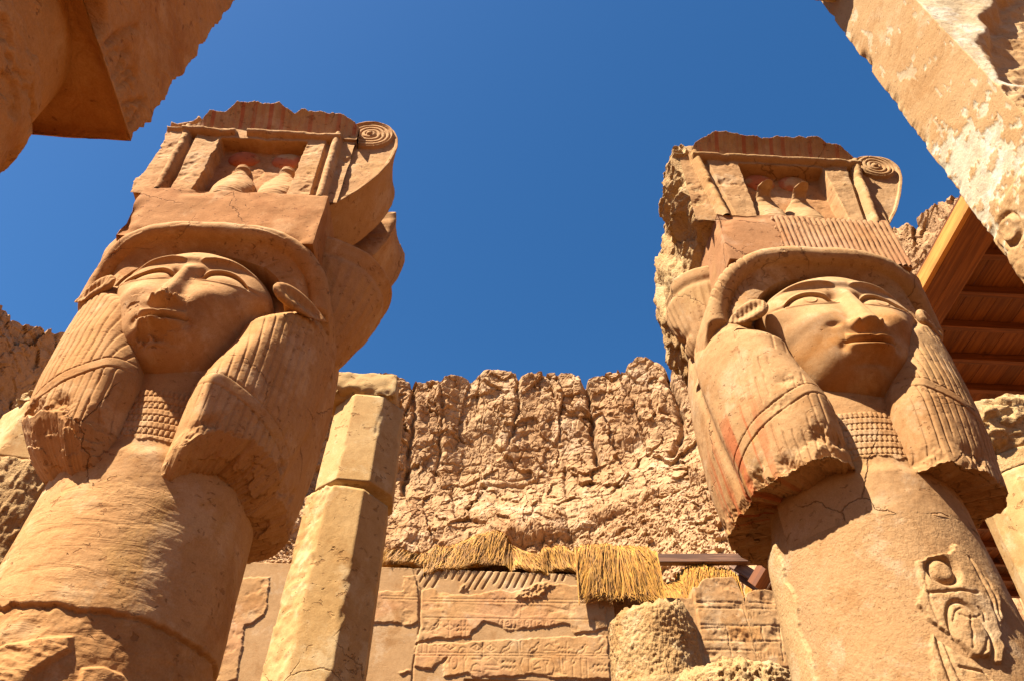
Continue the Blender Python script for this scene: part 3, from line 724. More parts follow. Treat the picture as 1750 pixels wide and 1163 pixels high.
def make_shaft(par, side):
    thm = np.concatenate([np.linspace(-125, 125, 520), np.linspace(127, 233, 40)])
    if side == 'L':
        zz = np.concatenate([np.linspace(0, 2.3, 12, endpoint=False), np.linspace(2.3, 3.60, 330), [3.605, 3.61]])
    else:
        zz = np.concatenate([np.linspace(0, 2.3, 12, endpoint=False), np.linspace(2.3, 3.72, 360), [3.74, 3.76, 3.98]])
    TD, Z = np.meshgrid(thm, zz, indexing='ij'); th = np.radians(TD)
    sgn = np.where(TD > 180, TD-360, TD)
    r = .49+.033*(3.2-Z); arc = sgn*PI/180*.5
    tint = np.ones(TD.shape+(3,))
    if side == 'L':
        mat = M['leftshaft']
        edge = 2.905+fbm(V3(arc*5, 1, 1), 4)*.03+fbm(V3(arc*22, 1, 4), 3)*.012
        low = ss(.006, -.006, Z-edge)
        r = r-.016*low+fbm(V3(arc*6, 2, Z*9), 5)*.005*(1-low)+fbm(V3(arc*9, 5, Z*9), 5)*.012*low
        r = r-.012*gauss(Z-edge, 0, .007)
        str_ = fbm(V3(arc*5+Z*1.5, 2, Z*22), 4); r = r+str_*.0013*(1-low)
        tint = tint*(1-low[..., None]*np.array([.10, .13, .17]))
        # broken relief low down, a plaster slab at the edge
        def th_z(px, py):
            p = hit(L_X, L_Y, px, py, .505); return p
        rel = poly_sd(arc, Z, [(a*PI/180*.5, z) for a, z in [Lc(-60, 1150), Lc(0, 1095), Lc(60, 1085), Lc(128, 1080), Lc(125, 1110), Lc(60, 1150), Lc(20, 1200), Lc(-40, 1230)]])
        r = r+.020*ss(0, .02, rel)+ss(0, .03, rel)*ridged(V3(arc*9+Z*6, 3, Z*16), 3)*.006
        rel2 = poly_sd(arc, Z, [(a*PI/180*.5, z) for a, z in [Lc(128, 1175), Lc(138, 1136), Lc(180, 1134), Lc(215, 1150), Lc(250, 1200), Lc(130, 1220)]])
        r = r+.025*ss(0, .015, rel2)
        tint = tint*(1+ss(0, .01, np.maximum(rel2, rel))[..., None]*np.array([.08, .05, .02]))
        r = np.where(Z > 3.601, np.where(Z > 3.607, .43, r-.015), r)
        r = r-.02*gauss(Z, 3.60, .012)
    else:
        mat = M['plaster']
        r = r+fbm(V3(arc*5, 2, Z*5), 4)*.004
        r = r-.035*ss(3.55, 3.74, Z)
        # strip of old smooth stone along the left
        ed = -.72+.22*np.clip(3.5-Z, 0, 2)*.55+fbm(V3(3, 1, Z*6), 4)*.05
        st = ss(0, .012, ed-arc)*ss(3.60, 3.56, Z+fbm(V3(arc*8, 1, 0), 3)*.03)
        r = r+.014*st
        tint = tint*(1+st[..., None]*np.array([.17, .24, .22]))
        # relief patch with sun disc and beetle
        q = lambda px, py: (lambda a, z: (a*PI/180*.5, z))(*Rc(px, py))
        patch = [q(*p) for p in [(1568, 955), (1582, 947), (1622, 940), (1635, 923), (1650, 930), (1668, 955), (1690, 985), (1710, 1005), (1715, 1050), (1712, 1095), (1718, 1110), (1712, 1135), (1697, 1133),
                                 (1690, 1123), (1660, 1122), (1650, 1110), (1610, 1075), (1596, 1064), (1582, 1055), (1570, 1035), (1568, 1020), (1576, 1005), (1570, 985)]]
        jx = arc+fbm(V3(arc*25, 1, Z*25), 3)*.012; jz = Z+fbm(V3(arc*25, 7, Z*25), 3)*.012
        sd = poly_sd(jx, jz, patch)
        pin = ss(0, .008, sd)
        rel = pin*(.018+fbm(V3(arc*12, 3, Z*12), 4)*.006)
        cx, cz = q(1613, 972); dd = np.hypot((arc-cx), (Z-cz))
        rel = rel-.016*pin*gauss(dd, .062, .010)+.010*pin*ss(.052, .03, dd)-.014*pin*ss(.066, .058, dd)
        for pts, w, dp in [([(1588, 1012), (1640, 1008), (1672, 1010)], .006, .014), ([(1660, 950), (1690, 1010), (1712, 1080)], .007, .012), ([(1672, 955), (1700, 1015), (1716, 1075)], .005, .010),
                           ([(1580, 960), (1590, 1030), (1605, 1065)], .005, .008), ([(1626, 1062), (1632, 1045), (1640, 1038)], .005, .010), ([(1684, 1062), (1680, 1045), (1672, 1036)], .005, .010), ([(1632, 1095), (1640, 1112), (1652, 1118)], .005, .010), ([(1684, 1090), (1682, 1108), (1674, 1117)], .005, .010), ([(1656, 1052), (1658, 1080), (1660, 1108)], .004, .009), ([(1640, 1052), (1656, 1056), (1674, 1050)], .004, .009)]:
            rel = rel-pin*dp*.65*gauss(seg_dist(arc+fbm(V3(arc*18, 2, Z*18), 3)*.010, Z+fbm(V3(arc*18, 5, Z*18), 3)*.010, [q(*p) for p in pts]), 0, w)
        bx, bz = q(1657, 1078); el_ = np.hypot((arc-bx)/.066, (Z-bz)/.115)
        rel = rel+pin*(.010*np.sqrt(np.clip(1-el_**2, 0, 1))-.013*gauss(el_, 1.08, .09))
        patch2 = [q(*p) for p in [(1594, 1080), (1602, 1090), (1625, 1105), (1670, 1135), (1700, 1163), (1690, 1230), (1605, 1230), (1588, 1120), (1590, 1095)]]
        sd2 = poly_sd(jx, jz, patch2); p2 = ss(0, .008, sd2)
        rel = rel+p2*(.018+fbm(V3(arc*12, 9, Z*12), 4)*.008)
        for pts, w, dp in [([(1600, 1090), (1612, 1130), (1630, 1180)], .007, .016), ([(1612, 1095), (1625, 1130), (1650, 1180)], .005, .012), ([(1640, 1140), (1680, 1150), (1690, 1163)], .005, .01)]:
            rel = rel-p2*dp*gauss(seg_dist(arc, Z, [q(*p) for p in pts]), 0, w)
        r = r+rel
        pa = np.maximum(pin, p2)
        tint = tint*(1+pa[..., None]*np.array([.08, .10, .10]))
        r = np.where(Z > 3.73, .43, r)
    return grid('shaft', ring(r, th, Z), mat, par, wrap=True, tint=tint)

L_X, L_Y, R_X, R_Y = -1.597, 3.272, 1.916, 3.296
def hit(X, Y, px, py, r):
    d = ray(px, py); a = d[0]**2+d[1]**2; b = -2*(d[0]*X+d[1]*Y); c = X*X+Y*Y-r*r
    D = max(0, b*b-4*a*c); t = (-b-math.sqrt(D))/2/a; p = CAM+d*t
    return math.degrees(math.atan2(p[0]-X, -(p[1]-Y))), p[2]
def Lc(px, py): return hit(L_X, L_Y, px, py, .51)
def Rc(px, py): return hit(R_X, R_Y, px, py, .51)

def make_shrine(par, mat, side, rz):
    """front of the little shrine above the head: posts, jambs, recessed door"""
    nx, nz = 380, 240
    X, Z = np.meshgrid(np.linspace(-.66, .60, nx), np.linspace(5.53, 6.29, nz), indexing='ij')
    t = (Z-5.53)/.8
    if side == 'L': pl, pr = -.485-.045*t, .50-.02*t
    else: pl, pr = -.475-.09*t, .485+.10*t
    dl, dr = (-.285, .295) if side == 'L' else (-.27, .33)
    d = np.full(X.shape, .520)
    inn = (X > pl) & (X < pr)
    for pc in (pl, pr):
        k = np.clip(1-((X-pc)/.036)**2, 0, 1)
        tw = 1+.03*np.cos((Z*70+(X-pc)*70))*ss(-.2, .1, fbm(V3(Z*3, pc, 1), 3))
        d = np.where(k > 0, np.maximum(d, .515+.062*np.sqrt(k)*tw), d)
    jamb = ss(.060, .072, X-pl)*ss(.060, .072, pr-X)
    d = d+.030*jamb*inn
    ew = fbm(V3(X*3, 1, Z*9), 4)*(.018 if side == 'L' else .008)
    door = ss(0, .012, X-dl+ew)*ss(0, .012, dr-X+ew*.8)*ss(0, .012, 6.18-Z)
    d = d-.10*door
    # lintel roll
    zl = 6.235
    k = np.clip(1-((Z-zl)/.036)**2, 0, 1); rollm = (X > pl-.03) & (X < pr+.03)
    if side == 'L': rollm = rollm & ~((X > -.20) & (X < -.12))
    d = np.where((k > 0) & rollm, np.maximum(d, .515+.075*np.sqrt(k)), d)
    n = fbm(V3(X*8, 2, Z*8)+(0 if side == 'L' else 13), 5)
    d = d+n*.008
    wear = fbm(V3(X*4, 7, Z*4)+(0 if side == 'L' else 31), 4)
    d = d-np.clip(wear-.18, 0, 1)*.05
    tint = np.ones(X.shape+(3,))
    if side == 'R':
        y = gauss(X, pl, .04)*.5+gauss(X, pr, .04)*.2
        tint = tint*(1-y[..., None]*np.array([0, .05, .35]))
    tint = tint*(1-door[..., None]*np.array([.02, .14, .22]))
    return grid('shrine_front', V3(X, -d, Z+rz), mat, par, tint=tint, flip=False)

def make_cornice(par, mat, side, rz):
    if side == 'L':
        xs = [-.50, -.47, -.45, -.42, -.37, -.32, -.28, -.24, -.1, .05, .1, .16, .2, .23, .3, .42, .50, .58, .62]
        zs = [6.30, 6.36, 6.43, 6.50, 6.49, 6.485, 6.56, 6.632, 6.64, 6.635, 6.58, 6.53, 6.57, 6.59, 6.56, 6.56, 6.535, 6.45, 6.36]
    else:
        xs = [-.58, -.55, -.50, -.45, -.40, -.31, -.2, -.02, .15, .3, .36, .42, .5, .56, .60]
        zs = [6.27, 6.38, 6.47, 6.53, 6.56, 6.575, 6.55, 6.53, 6.55, 6.58, 6.56, 6.50, 6.47, 6.36, 6.28]
    nx, nv = 420, 130
    x = np.linspace(xs[0], xs[-1], nx); zt = np.interp(x, xs, zs)+fbm(V3(x*9, 1, 4), 4)*.02+fbm(V3(x*40, 1, 4), 2)*.006
    v = np.linspace(0, 1, nv)
    X, Vv = np.meshgrid(x, v, indexing='ij'); ZT = zt[:, None]+0*Vv
    z0 = 6.26; zt = 5.60+(6.5+(zt-6.5)*.6-5.53)*.85+fbm(V3(x*14, 3, 8), 4)*.02; ZT = zt[:, None]+0*Vv
    k1 = np.clip(Vv/.55, 0, 1); k2 = np.clip((Vv-.55)/.45, 0, 1)
    Z = z0+(ZT-z0)*k1
    hh = np.clip((Z-z0)/.33, 0, 1)
    d = .54+.19*hh**1.5
    fl = (np.abs((X*38) % 1-.5))
    d = d-.0018*gauss(fl, 0, .16)*(k2 <= 0)*ss(0, .05, Z-z0)
    d = d+fbm(V3(X*6, 2, Z*6), 4)*.010
    top = Vv > .55
    D2 = d-(d+.42)*k2
    rough = fbm(V3(X*4, D2*4, 5), 5)
    Z = np.where(top, ZT-.02*np.sin(k2*PI)+rough*.06*ss(0, .15, k2)+.05*k2, Z)
    d = np.where(top, D2, d)
    tint = np.ones(X.shape+(3,))
    st = np.floor(X*36+.5); rs = np.array([1, 0, .2, .8, 0, .35, 0])[(st.astype(int)) % 7]*ss(-.25, .1, fbm(V3(X*16, 3, Z*3), 4))
    gr = np.array([0, 0, .5, 0, 0, .45, .1])[(st.astype(int)) % 7]
    rs = np.where(top, 0, rs)*ss(.02, .06, Z-z0)*.8; gr = np.where(top, 0, gr)*.5
    tint = tint*(1-rs[..., None]*np.array([.10, .58, .62]))*(1-gr[..., None]*np.array([.22, .16, .02]))
    # lower lip and closing at the sides
    low = V3(x, np.full(nx, -.40), np.full(nx, z0-.002))[:, None, :]
    P = np.concatenate([low, V3(X, -d, Z)], 1)
    tint = np.concatenate([tint[:, :1], tint], 1)
    P[..., 2] += rz
    for i in (0, -1):
        pass
    # end caps: pull the end columns down to the base
    e0 = P[:1].copy(); e0[..., 2] = np.minimum(e0[..., 2], 6.20+rz); e1 = P[-1:].copy(); e1[..., 2] = np.minimum(e1[..., 2], 6.20+rz)
    P = np.concatenate([e0, P, e1], 0); tint = np.concatenate([tint[:1], tint, tint[-1:]], 0)
    return grid('cornice', P, mat, par, tint=tint)

def make_volute(par, mat, side, rz, sx=1, sy=1, spiral=True, cut=None):
    """side scroll of the shrine: a flat face with a spiral, sweeping back as a curved horn"""
    if side == 'L': C = [(.55, 5.50), (.60, 5.56), (.706, 5.72), (.80, 5.90), (.86, 6.08), (.89, 6.28), (.875, 6.42), (.83, 6.53), (.77, 6.59), (.70, 6.60), (.60, 6.56), (.52, 6.46)]
    else: C = [(.55, 5.50), (.62, 5.62), (.73, 5.80), (.83, 6.02), (.90, 6.2), (.935, 6.36), (.91, 6.45), (.86, 6.49), (.78, 6.50), (.68, 6.49), (.61, 6.42), (.56, 6.35)]
    C = np.array(C); s = np.concatenate([[0], np.cumsum(np.hypot(*np.diff(C, axis=0).T))]); s /= s[-1]
    C[:, 1] = 5.53+(C[:, 1]-5.53)*.945
    n = 240; t = np.linspace(0, 1, n); cx = np.interp(t, s, C[:, 0]); cz = np.interp(t, s, C[:, 1])
    ker = np.exp(-(np.arange(-14, 15)/7.)**2); ker /= ker.sum()
    pad = lambda a: np.convolve(np.concatenate([2*a[0]-a[14:0:-1], a, 2*a[-1]-a[-2:-16:-1]]), ker, 'valid')
    cx, cz = pad(cx), pad(cz)
    ix = np.full(n, .46); iz = np.interp(t, [0, .6, 1], [5.50, 6.05, 6.35])
    m1, m2, m3 = 150, 60, 10
    k = np.linspace(0, 1, m1)
    FX = ix[:, None]+(cx-ix)[:, None]*k; FZ = iz[:, None]+(cz-iz)[:, None]*k
    c0 = (.685, 6.37) if side == 'L' else (.745, 6.29)
    dx, dz = FX-c0[0], FZ-c0[1]; rr = np.hypot(dx, dz*1.0); an = np.arctan2(dz, dx)
    d = .495+0*FX
    if spiral:
        R = .165 if side == 'L' else .135
        sp = np.abs(((rr/.031)+an/(2*PI)) % 1-.5)
        disc = ss(R, R-.012, rr)
        d = d+disc*(.030-.013*gauss(sp, 0, .16)+.02*(1-rr/R)*ss(.05, 0, rr))
        rim = ss(.030, .018, np.hypot(FX-cx[:, None], FZ-cz[:, None]))
        d = d+.012*rim
    d = d+fbm(V3(FX*8, sy*2, FZ*8), 4)*.006
    rows = [V3(FX, -d, FZ)]
    # side strip going back; narrows a little and dips like a trumpet
    kb = np.linspace(0, 1, m2)
    depth = .40
    sh = 1-.10*np.sin(kb*PI)[None, :]*.6-.10*kb[None, :]
    bx = .46+(cx[:, None]-.46)*sh; bz = iz[:, None]+(cz-iz)[:, None]*sh
    bd = d[:, -1:]-.004-depth*kb[None, :]
    sn = fbm(V3(bx*4, bd*4, bz*4), 5)*.014
    rows.append(V3(bx+sn, -bd, bz+sn*.3))
    kc = np.linspace(0, 1, m3)[1:]
    lx, lz, ld = bx[:, -1:], bz[:, -1:], bd[:, -1:]
    rows.append(V3(lx+(ix[:, None]-lx)*kc, -(ld-.02*np.sin(kc*PI)), lz+(iz[:, None]-lz)*kc))
    P = np.concatenate(rows, 1)
    if cut is not None:
        zc, sl = cut
        e = P[..., 2]-(zc+sl*(P[..., 0]-.7)); nn = fbm(P*9, 4)*.05
        over = np.clip(e+nn, 0, None)
        P[..., 2] -= over*.92; P[..., 0] -= over*.15
    P[..., 0] *= sx; P[..., 1] *= sy; P[..., 2] += rz
    return grid('volute', P, mat, par, flip=(sx*sy < 0) )

def make_bell(par, mat, rz, sx=1, rough=False, kr=1.0):
    nu, nv = 200, 110
    U, T = np.meshgrid(np.linspace(0, 2*PI, nu, endpoint=False), np.linspace(0, 1, nv), indexing='ij')
    zs = np.array([4.40, 4.56, 4.70, 4.86, 5.02, 5.18, 5.30, 5.34, 5.36, 5.35, 5.25]); rs = np.array([.10, .14, .20, .27, .33, .38, .41, .415, .40, .34, 0.0])
    ts = np.array([0, .12, .24, .36, .48, .60, .71, .75, .79, .86, 1])
    Z = np.interp(T, ts, zs); r = np.interp(T, ts, rs)
    r = r*kr; X = .50+r*np.cos(U); Y = .02+r*np.sin(U)*.98
    n = fbm(V3(X*5, Y*5, Z*3)+sx*9, 5)
    rad = np.cos(U*1)
    lip = 0 if rough else 1
    r2 = n*.012+lip*.016*gauss(T, .75, .03)-.010*gauss(T, .66, .02)+.010*np.clip(np.cos(U*34), -.2, 1)*ss(.2, .5, T)*ss(.66, .6, T)*.6+0*np.cos(U*26)*ss(4.8, 5.2, Z)*ss(5.46, 5.4, Z)*.4
    if rough:
        n2 = fbm(V3(X*4, Y*4, Z*4)+50, 5); brk = ss(-.1, .2, fbm(V3(X*2.2, Y*2.2, Z*2.2)+13, 3)+ss(5.1, 5.45, Z)*.35-.1)*ss(-.2, .3, np.sin(U)+.4)
        r2 = r2+n2*.09*brk-.07*brk
    P = V3((X+np.cos(U)*r2)*sx, Y+np.sin(U)*r2, Z+rz)
    return grid('side_flower', P, mat, par, wrap=True, flip=(sx < 0))

def make_cobra(par, mat, x, rz, side, seed, wk=1.0):
    nu, nv = 90, 130
    U, T = np.meshgrid(np.linspace(0, 2*PI, nu, endpoint=False), np.linspace(0, 1, nv), indexing='ij')
    ts = [0, .1, .3, .48, .60, .68, .76, .86, .94, 1.0]
    w = np.interp(T, ts, [.112, .12, .128, .125, .095, .058, .050, .054, .042, 0.0])*wk
    dp = np.interp(T, ts, [.10, .10, .085, .065, .055, .045, .045, .05, .042, 0.0])
    cd = np.interp(T, ts, [.47, .47, .46, .45, .445, .45, .46, .475, .485, .49])
    Z = 5.53+np.interp(T, ts, [0, .05, .14, .22, .28, .32, .355, .39, .415, .42])
    if side == 'R':  # hooked heads kept
        cd = np.interp(T, ts, [.47, .47, .46, .45, .45, .475, .515, .555, .585, .59])
        Z = 5.53+np.interp(T, ts, [0, .045, .13, .205, .265, .31, .34, .352, .338, .325])
    else:
        brk = ss(.66, .8, T); cd = cd-.03*brk
    q = np.sign(np.cos(U))*np.abs(np.cos(U))**.9
    X = x+w*q; D = cd+dp*np.sin(U)
    n = fbm(V3(X*12, D*12, Z*12)+seed, 4)
    D = D+n*.006; X = X+n*.005
    rib = .0015*gauss(np.abs((Z*38) % 1-.5), 0, .15)*(np.sin(U) > .2)
    P = V3(X, -(D-rib), Z+rz)
    return grid('cobra', P, mat, par, wrap=True)

def make_disc(par, x, rz, zc=6.075, red=True):
    n = 50
    U, Vv = np.meshgrid(np.linspace(0, 2*PI, 2*n, endpoint=False), np.linspace(-PI/2, PI/2, n), indexing='ij')
    P = V3(x+np.cos(Vv)*np.cos(U)*.108, -(.44+np.sin(Vv)*.05), zc+np.cos(Vv)*np.sin(U)*.088+rz)
    P = P+fbm(P*12, 3)[..., None]*.005
    t = np.ones(P.shape); t[...] = (1.0, .52, .45)
    t = 1-(1-t)*ss(-.3, .1, fbm(P*9+4, 4))[..., None]
    return grid('sun_disc', P, M['left'], par, wrap=True, tint=t)

def goddess_column(side):
    X, Y = (L_X, L_Y) if side == 'L' else (R_X, R_Y)
    lab = {'L': 'left goddess-head column with chipped mouth and plain block above its headband',
           'R': 'right goddess-head column with fluted strip above its headband and ochre-stained face'}[side]
    root = empty('goddess_column', (X, Y, 0), lab, 'column', 'goddess-head columns')
    rz = 0.0 if side == 'L' else .085
    xc = -.04 if side == 'L' else .04
    mat = M['left'] if side == 'L' else M['right']
    make_shaft(root, side); make_collar(root, M['left'] if side == 'L' else M['right'], rz, side)
    make_wig(root, mat, side, rz); make_band(root, mat, side, rz)
    f = make_face(root, M['face_l'] if side == 'L' else M['face_r'], side, rz, xc)
    if side == 'L':
        make_ear(f, mat, -.535, 4.655, .495, -1, .125, -.35, rz, -.45, 1)
        make_ear(f, mat, 0.56, 4.63, .492, 1, .165, -.20, rz, -.62, 2)
    else:
        make_ear(f, mat, -.50, 4.655, .50, -1, .12, -.38, rz, -.35, 3)
        make_ear(f, mat, 0.545, 4.66, .475, 1, .11, -.2, rz, -.6, 4)
    # square block over the head
    if side == 'L':
        rough_box('abacus', (0, -.02, 5.285), (1.12, 1.11, .49), M['left'], root, step=.014, amp=.010, sc=5, seed=1, chip=.03, rnd=.010, tone=(.88, .76, .66))
    else:
        rough_box('abacus', (0, -.02, 5.365), (1.10, 1.11, .475), M['right'], root, step=.016, amp=.007, sc=5, seed=2, chip=.02, rnd=.010, tone=(.92, .80, .80))
        nx, nz = 330, 90
        Xg, Zg = np.meshgrid(np.linspace(-.22, .545, nx), np.linspace(5.14, 5.60, nz), indexing='ij')
        fl = np.abs((Xg/.0335) % 1-.5)*.0335
        edge = ss(0, .01, Xg+.20+fbm(V3(2, 1, Zg*14), 3)*.05)*ss(0, .01, 5.588-Zg+fbm(V3(Xg*9, 1, 2), 3)*.015)
        d = .55+edge*(.034-.020*gauss(fl, 0, .006))+fbm(V3(Xg*9, 1, Zg*9), 4)*.006*edge
        grid('fluted_strip', V3(Xg, -d, Zg), M['right'], root, tint=1-edge[..., None]*np.array([.12, .26, .24])*(.8+.6*fbm(V3(Xg*4, 1, Zg*3), 3))[..., None])
    # shrine
    rough_box('shrine_body', (0, .04, 5.93+rz*.6), (1.06, .72, .78), mat, root, step=.03, amp=.012, sc=5, seed=3, rnd=.015)
    sf = make_shrine(root, mat, side, rz*.6)
    make_cornice(root, mat, side, rz*.6)
    for i, x in enumerate((-.09, .20) if side == 'L' else (-.15, .09)):
        make_cobra(sf, mat, x, rz*.6, side, i*5+(0 if side == 'L' else 3), 1.0 if side == 'L' else .9)
        make_disc(sf, x+(-.03 if side == 'L' else .04), rz*.6, 6.07 if side == 'L' else 6.10)
    make_volute(root, mat, side, rz*.6, 1, 1)
    make_volute(root, mat, side, rz*.6, 1, -1, cut=(6.30, .3))
    make_bell(root, mat, rz*.6, 1)
    if side == 'L':
        make_volute(root, mat, side, rz*.6, -1, -1, cut=(6.2, -.4))
        make_bell(root, mat, rz, -1, True)
        # remaining stub of the lost left scroll
        nx, nz = 90, 160
        U, Zg = np.meshgrid(np.linspace(0, 1, nx), np.linspace(5.50, 6.42, nz), indexing='ij')
        xl = np.interp(Zg, [5.50, 5.62, 5.72, 5.80, 5.95, 6.15, 6.28, 6.36, 6.42], [-.66, -.70, -.68, -.62, -.63, -.68, -.70, -.64, -.52])+fbm(V3(1, 2, Zg*9), 4)*.03
        k = np.clip(U/.6, 0, 1); kb = np.clip((U-.6)/.4, 0, 1)
        Xg = -.42+(xl+.42)*k+kb*.12
        d = .51+fbm(V3(Xg*9, 1, Zg*9), 4)*.014-kb*.5
        d = d+.035*gauss(np.hypot(Xg+.62, (Zg-6.40))-.10, 0, .016)*ss(6.2, 6.25, Zg)*(kb <= 0)
        d = d+.03*gauss(np.hypot(Xg+.62, (Zg-6.40))-.15, 0, .016)*ss(6.15, 6.2, Zg)*(kb <= 0)
        d = d-.55*ss(.05, 0, (Zg-5.50)/.92)
        grid('broken_scroll', V3(Xg, -d, Zg+.04), mat, root, flip=True)
    else:
        # left side: everything outside the shrine has broken away to rough rock
        nx, nz = 220, 330
        U, Zg = np.meshgrid(np.linspace(0, 1, nx), np.linspace(5.52, 6.50, nz), indexing='ij')
        xl = np.interp(Zg, [5.52, 5.60, 5.75, 5.9, 6.0, 6.15, 6.3, 6.42, 6.50], [-.46, -.54, -.64, -.70, -.67, -.70, -.72, -.68, -.56])+fbm(V3(1, 2, Zg*7), 4)*.035
        k = np.clip(U/.4, 0, 1); kb = np.clip((U-.4)/.6, 0, 1)
        Xg = -.45+(xl+.45)*k
        d = .515+fbm(V3(Xg*6, 1, Zg*6), 4)*.010
        d = d+.03*gauss(np.hypot(Xg+.66, (Zg-6.40))-.07, 0, .014)*(kb <= 0)+.03*gauss(np.hypot(Xg+.66, (Zg-6.40))-.03, 0, .012)*(kb <= 0)
        rg = fbm(V3(kb*3.5, 4, Zg*4.5), 5); f1, f2, idv = cells(V3(kb*5, 1, Zg*6), 2)
        d = d-kb*.85
        Xg = Xg-np.sin(kb*PI*.8)*.03+rg*.08+kb*.12*ss(0, .15, kb)+(idv-.5)*.05*ss(0, .1, kb)
        Zo = Zg+fbm(V3(kb*4, 9, Zg*4), 4)*.05*ss(0, .2, kb)
        d = d-.55*ss(.05, 0, (Zg-5.52)/.98)
        grid('broken_scroll', V3(Xg, -d, Zo), M['rough'], root, flip=True)
        make_bell(root, mat, rz, -1, True, .72)
        rock('broken_core', (-.47, .22, 5.66), (.25, .36, .64), M['rough'], root, seed=5, amp=.28, sc=1.8, n=120, facet=.35)
        rock('broken_core', (-.45, -.20, 6.52), (.20, .26, .09), M['rough'], root, seed=8, amp=.4, sc=2.2, n=60, facet=.3)
    return root
goddess_column('L'); goddess_column('R')

# ------------------------------------------------------------------ faceted pillars, stumps
def facet_pillar(par, name, mat, cx, cy, r0, z0, z1, n=8, rot=0, taper=0, rough_f=None, seed=0, step=.02, zvis=None, amp=.0025, topfn=None):
    nf = 26
    nu = n*nf
    zlo = z0 if zvis is None else zvis
    zz = np.linspace(zlo, z1, max(8, int((z1-zlo)/step)))
    if zvis is not None: zz = np.concatenate([np.linspace(z0, zvis, 6, endpoint=False), zz])
    A, Z = np.meshgrid(np.linspace(0, 2*PI, nu, endpoint=False), zz, indexing='ij')
    r = r0-taper*(Z-z0)
    sec = 2*PI/n
    loc = ((A-rot+sec/2) % sec)-sec/2
    rad = r*math.cos(sec/2)/np.cos(loc)
    fid = np.floor(((A-rot+sec/2) % (2*PI))/sec).astype(int)
    P = V3(cx+rad*np.sin(A), cy-rad*np.cos(A), Z)
    h = fbm(P*6+seed, 5)*amp
    arr = ss(.04, 0, (sec/2-np.abs(loc))*r)
    h = h-arr*np.clip(fbm(P*5+seed+9, 5)-.12, 0, 1)*.05
    tint = np.ones(P.shape)
    if rough_f is not None:
        for k, am in rough_f.items():
            mk = (fid == k)*ss(0, .02, (sec/2-np.abs(loc))*r)
            h = h+mk*(fbm(P*16+seed, 4)*am+ridged(V3(P[..., 0]*10, P[..., 1]*10, P[..., 2]*26), 2)*am*.35)
    P[..., 0] += h*np.sin(A); P[..., 1] -= h*np.cos(A)
    # top and cap
    if topfn is not None:
        k = ss(z1-.35, z1, Z); P[..., 2] += k*topfn(P[..., 0]-cx, P[..., 1]-cy)
    cap = P[:, -1:, :].copy(); mid = cap.copy(); mid[..., 0] = cx+(cap[..., 0]-cx)*.5; mid[..., 1] = cy+(cap[..., 1]-cy)*.5
    mid[..., 2] += fbm(mid*7, 3)*.03
    ctr = cap.copy(); ctr[..., 0] = cx; ctr[..., 1] = cy; ctr[..., 2] = cap[..., 2].mean()
    bot = P[:, :1, :].copy(); bot[..., 0] = cx; bot[..., 1] = cy
    return grid(name, np.concatenate([bot, P, mid, ctr], 1), mat, par, wrap=True, smooth=True)

def left_octagon():
    cx, cy = -1.09, 5.32
    root = empty('octagonal_pillar', (cx, cy, 0), 'tall pale octagonal pillar of two drums behind the left goddess column, with a broken top', 'pillar', 'octagonal pillars')
    facet_pillar(root, 'lower_drum', M['pillar'], 0, 0, .40, 0, 4.97, 8, RAD(4), .011, {7: .016, 0: .002}, 3, .02, 3.0, topfn=lambda x, y: -.10*np.clip(x, 0, 1)+.02)
    facet_pillar(root, 'upper_drum', M['pillar'], .035, .0, .335, 5.05, 5.95, 8, RAD(4), .02, {}, 7, .02)
    b = rough_box('capital', (-.03, -.02, 6.07), (.60, .58, .26), M['pillar'], root, step=.015, amp=.022, sc=5, seed=14, chip=.12, rnd=.02)
left_octagon()

def right_octagon():
    cx, cy = 4.95, 5.55
    root = empty('octagonal_pillar', (cx, cy, 0), 'smooth cream pillar behind the right goddess column, broken capital on top', 'pillar', 'octagonal pillars')
    facet_pillar(root, 'lower_drum', M['pillar'], 0, 0, .62, 0, 5.62, 16, RAD(5), .028, {}, 13, .03, 3.4, amp=.003)
    facet_pillar(root, 'neck', M['rough'], 0, 0, .46, 5.625, 5.80, 16, 0, .02, {}, 2, .02)
    rock('capital', (0, 0, 6.12), (.50, .46, .33), M['rough'], root, seed=12, amp=.10, sc=2.2, n=90, facet=.30, power=4)
right_octagon()

def far_left_pillar():
    cx, cy = -3.44, 5.1
    root = empty('octagonal_pillar', (cx, cy, 0), 'faceted pillar cut by the left picture edge, smooth above and rough-hewn below', 'pillar', 'octagonal pillars')
    facet_pillar(root, 'upper_drum', M['pillar'], 0, 0, .48, 4.88, 5.42, 8, RAD(10), .02, {}, 31, .025)
    facet_pillar(root, 'lower_drum', M['rough'], 0, 0, .50, 0, 4.87, 16, RAD(5), .005, {k: .03 for k in range(16)}, 37, .025, 3.0)
    rock('capital', (.08, 0, 5.50), (.40, .40, .13), M['rough'], root, seed=21, amp=.2, sc=1.5, n=60, power=4)
far_left_pillar()

